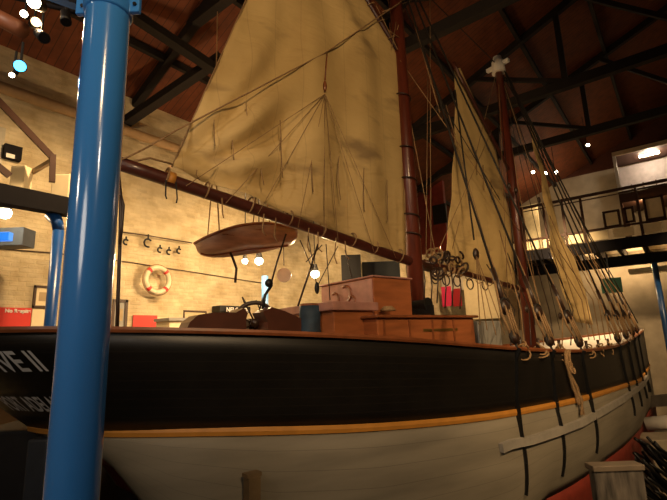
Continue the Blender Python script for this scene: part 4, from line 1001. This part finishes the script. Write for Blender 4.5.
# stair rail
rl = thing('stair_rail', 'dark brown stair handrail above the gallery beam at far left', 'railing', pY(50, 175, 6.4))
bm = BM(); beam(bm, pY(-12, 90, 5.9), pY(53, 158, 6.4), .07, .09); obj('hand_rail', bm, M_brownp, rl)
bm = BM(); beam(bm, pY(53, 155, 6.4), pY(52, 182, 6.4), .08, .08, NS); obj('post', bm, M_brownp, rl)
bm = BM(); beam(bm, pY(53, 160, 6.4), pY(26, 176, 6.8), .05, .07); obj('brace', bm, mat('tan_painted', (.3, .2, .1), .6), rl)
bm = BM(); beam(bm, pY(-10, 160, 5.9), pY(10, 176, 6.1), .06, .09); obj('lower_rail', bm, M_brownp, rl)
e = panel('junction_box', 4, 144, 20, 162, M_beam, 'dark electrical box with pale label on the wall at far left', 'box', th=.12)
a0, a1, z1, z0 = on_wall_rect(5, 154, 13, 160, .06); bm = BM(); boxf(bm, lambda a, b, c: Wd(a, WALLV+b, c), a0, a1, .13, .14, z0, z1); obj('paper_label', bm, M_whitep, e)
panel('back_board', -30, 118, 1, 170, mat('pale_board', (.55, .5, .38), .7), 'pale board fixed to the wall behind the electrical box', 'board', th=.01, off=.02)
free_box('grey_bin', -10, 228, 22, 245, 6.9, mat('slate_grey', (.13, .16, .2), .6), 'slate grey box hanging beneath the black gallery beam', 'box', .3)
e = free_box('blue_lamp_box', -6, 232, 8, 240, 6.3, mat('dim_blue_glow', (.02, .15, .5), .4, emit=(.02, .18, .7), es=.5), 'small blue glowing fixture at the left edge', 'lamp', .1)
# orange-lit area under the stern, put in as an orange block
bm = BM(); A = pY(-20, 398, 6.4); boxf(bm, lambda a, b, c: Vector((a, b, c)), A.x, A.x+1.25, 6.4, 6.9, 0, A.z); bevel(bm, .02)
tag(obj('orange_lit_block', bm, mat('orange_lit_colour', (.5, .28, .11), .6)), 'orange block put in for the orange-lit area beneath the overhanging stern', 'plinth')
free_box('dark_bench', -30, 432, 48, 470, 4.6, mat('charcoal_cloth', (.02, .02, .024), .7), 'low charcoal bench under the stern at bottom left', 'bench', .9, .03, foot=True)
free_box('dark_filler', 95, 462, 190, 500, 6.9, mat('charcoal_cloth', (.02, .02, .024)), 'long charcoal box added to darken the gap below the overhanging stern, right of the blue column', 'crate', 1.0, .03, foot=True)  # box added to keep the gap under the stern dark
free_box('slate_box', 27, 440, 44, 480, 4.3, mat('slate_blue', (.05, .06, .08), .5), 'small slate coloured box in front of the charcoal bench', 'box', .25, .02, foot=True)
unseen_spot(Wd(5.2, -7.0, EYE+2), pY(-5, 405, 8.2), 60, 40)
bm = BM(); beam(bm, pY(20, 405, 6.5), pY(26, 470, 6.5), .05, .05, NS); tag(obj('iron_strut', bm, M_iron), 'thin dark upright strut under the stern at far left', 'strut')
# rope loop by the column hanging from boom end
tr = rope([pS(118, 168, 0), pS(121, 200, 0), pS(120, 245, 0), pS(118, 300, 0), pS(117, 332, 0)], .022, M_block, 'sheet_rope')
rope([pS(121, 196, .05), pS(123.5, 205, .05), pS(122, 225, .05), pS(120, 245, .05)], .018, M_block, 'sheet_tail')

# track spotlights top left
def track_spot(x, y, Y, dx, lensm, label, r=.05, power=25, col=WARM, L_=.16):
    P = pY(x, y, Y); d = Vector(dx).normalized(); t = thing('track_spotlight', label, 'spotlight', P)
    bm = BM(); tube(bm, [P, P-d*L_*.3, P-d*L_, P-d*(L_+.04)], [r*1.1, r, r*.9, r*.5], 16); obj('can', bm, M_iron, t, smooth=True)
    bm = BM(); cyl(bm, P-d*.002, P+d*.006, r*.95, n=16); obj('lens', bm, lensm, t)
    bm = BM(); cyl(bm, P-d*L_*.5, P-d*L_*.5+Vector((0, 0, .22)), .01, n=6); obj('yoke', bm, M_iron, t)
    if power: lamp('lamp_light', P+d*.06, power, col, .03, 'SPOT', P+d, math.radians(120))
track_spot(20, 66, 3.2, (.35, -.5, -.35), M_glassblue, 'spotlight with a bright blue lens at upper left', .045, 6, (.2, .55, 1))
track_spot(12, 75, 3.4, (.1, -.6, -.6), M_bulb, 'small dim spotlight just left of the blue-lensed one', .022, 3, L_=.07)
track_spot(34, 2, 3.0, (.2, -.7, -.4), M_bulb, 'brightest spotlight at the top left corner', .05, 8)
track_spot(24, 14, 3.3, (.3, -.6, -.3), M_bulb, 'spotlight below the brightest one at top left', .03, 6, L_=.1)
track_spot(36, 22, 3.35, (.5, -.5, -.3), mat('amber_glow', (1, .7, .3), .4, emit=(1, .6, .25), es=2.5), 'amber glowing spotlight right of the cluster', .04, 5)
track_spot(44, 38, 3.3, (.6, -.4, -.6), M_beam, 'unlit spotlight below the amber one', .045, 0)
track_spot(66, 22, 3.2, (.3, -.3, -.9), M_beam, 'unlit spotlight nearest the blue column', .04, 0, L_=.14)
bm = BM(); cyl(bm, pY(-20, 8, 3.5), pY(22, 30, 3.4), .07); tag(obj('lighting_pipe', bm, mat('rust_pipe', (.3, .1, .04), .5), smooth=True), 'rust coloured pipe carrying the spotlights at top left', 'pipe')
bm = BM(); cyl(bm, pY(-10, -8, 3.4), pY(75, 12, 3.3), .02); tag(obj('lighting_track', bm, M_beam, smooth=True), 'thin black track above the spotlight cluster', 'track')
# unseen lamps for the near column: two for its reflections, one added as fill
lamp('unseen_hall_lamp', (1.3, -1.2, EYE+2.4), 26, (1, .84, .66), .09)
lamp('unseen_hall_lamp', (-1.5, -.3, EYE+1.0), 19, (1, .88, .74), .4)  # added fill that evens out the column face
lamp('unseen_hall_lamp', (-3.4, .2, EYE+1.6), 15, (1, .8, .6), .10)

# turn the finished hall so its walls stand square to the world axes
RZ = Matrix.Rotation(BE, 4, 'Z')
bpy.context.view_layer.update()
for o in list(SC.objects):
    if o.parent is None: o.matrix_world = RZ @ o.matrix_world
bpy.context.view_layer.update()
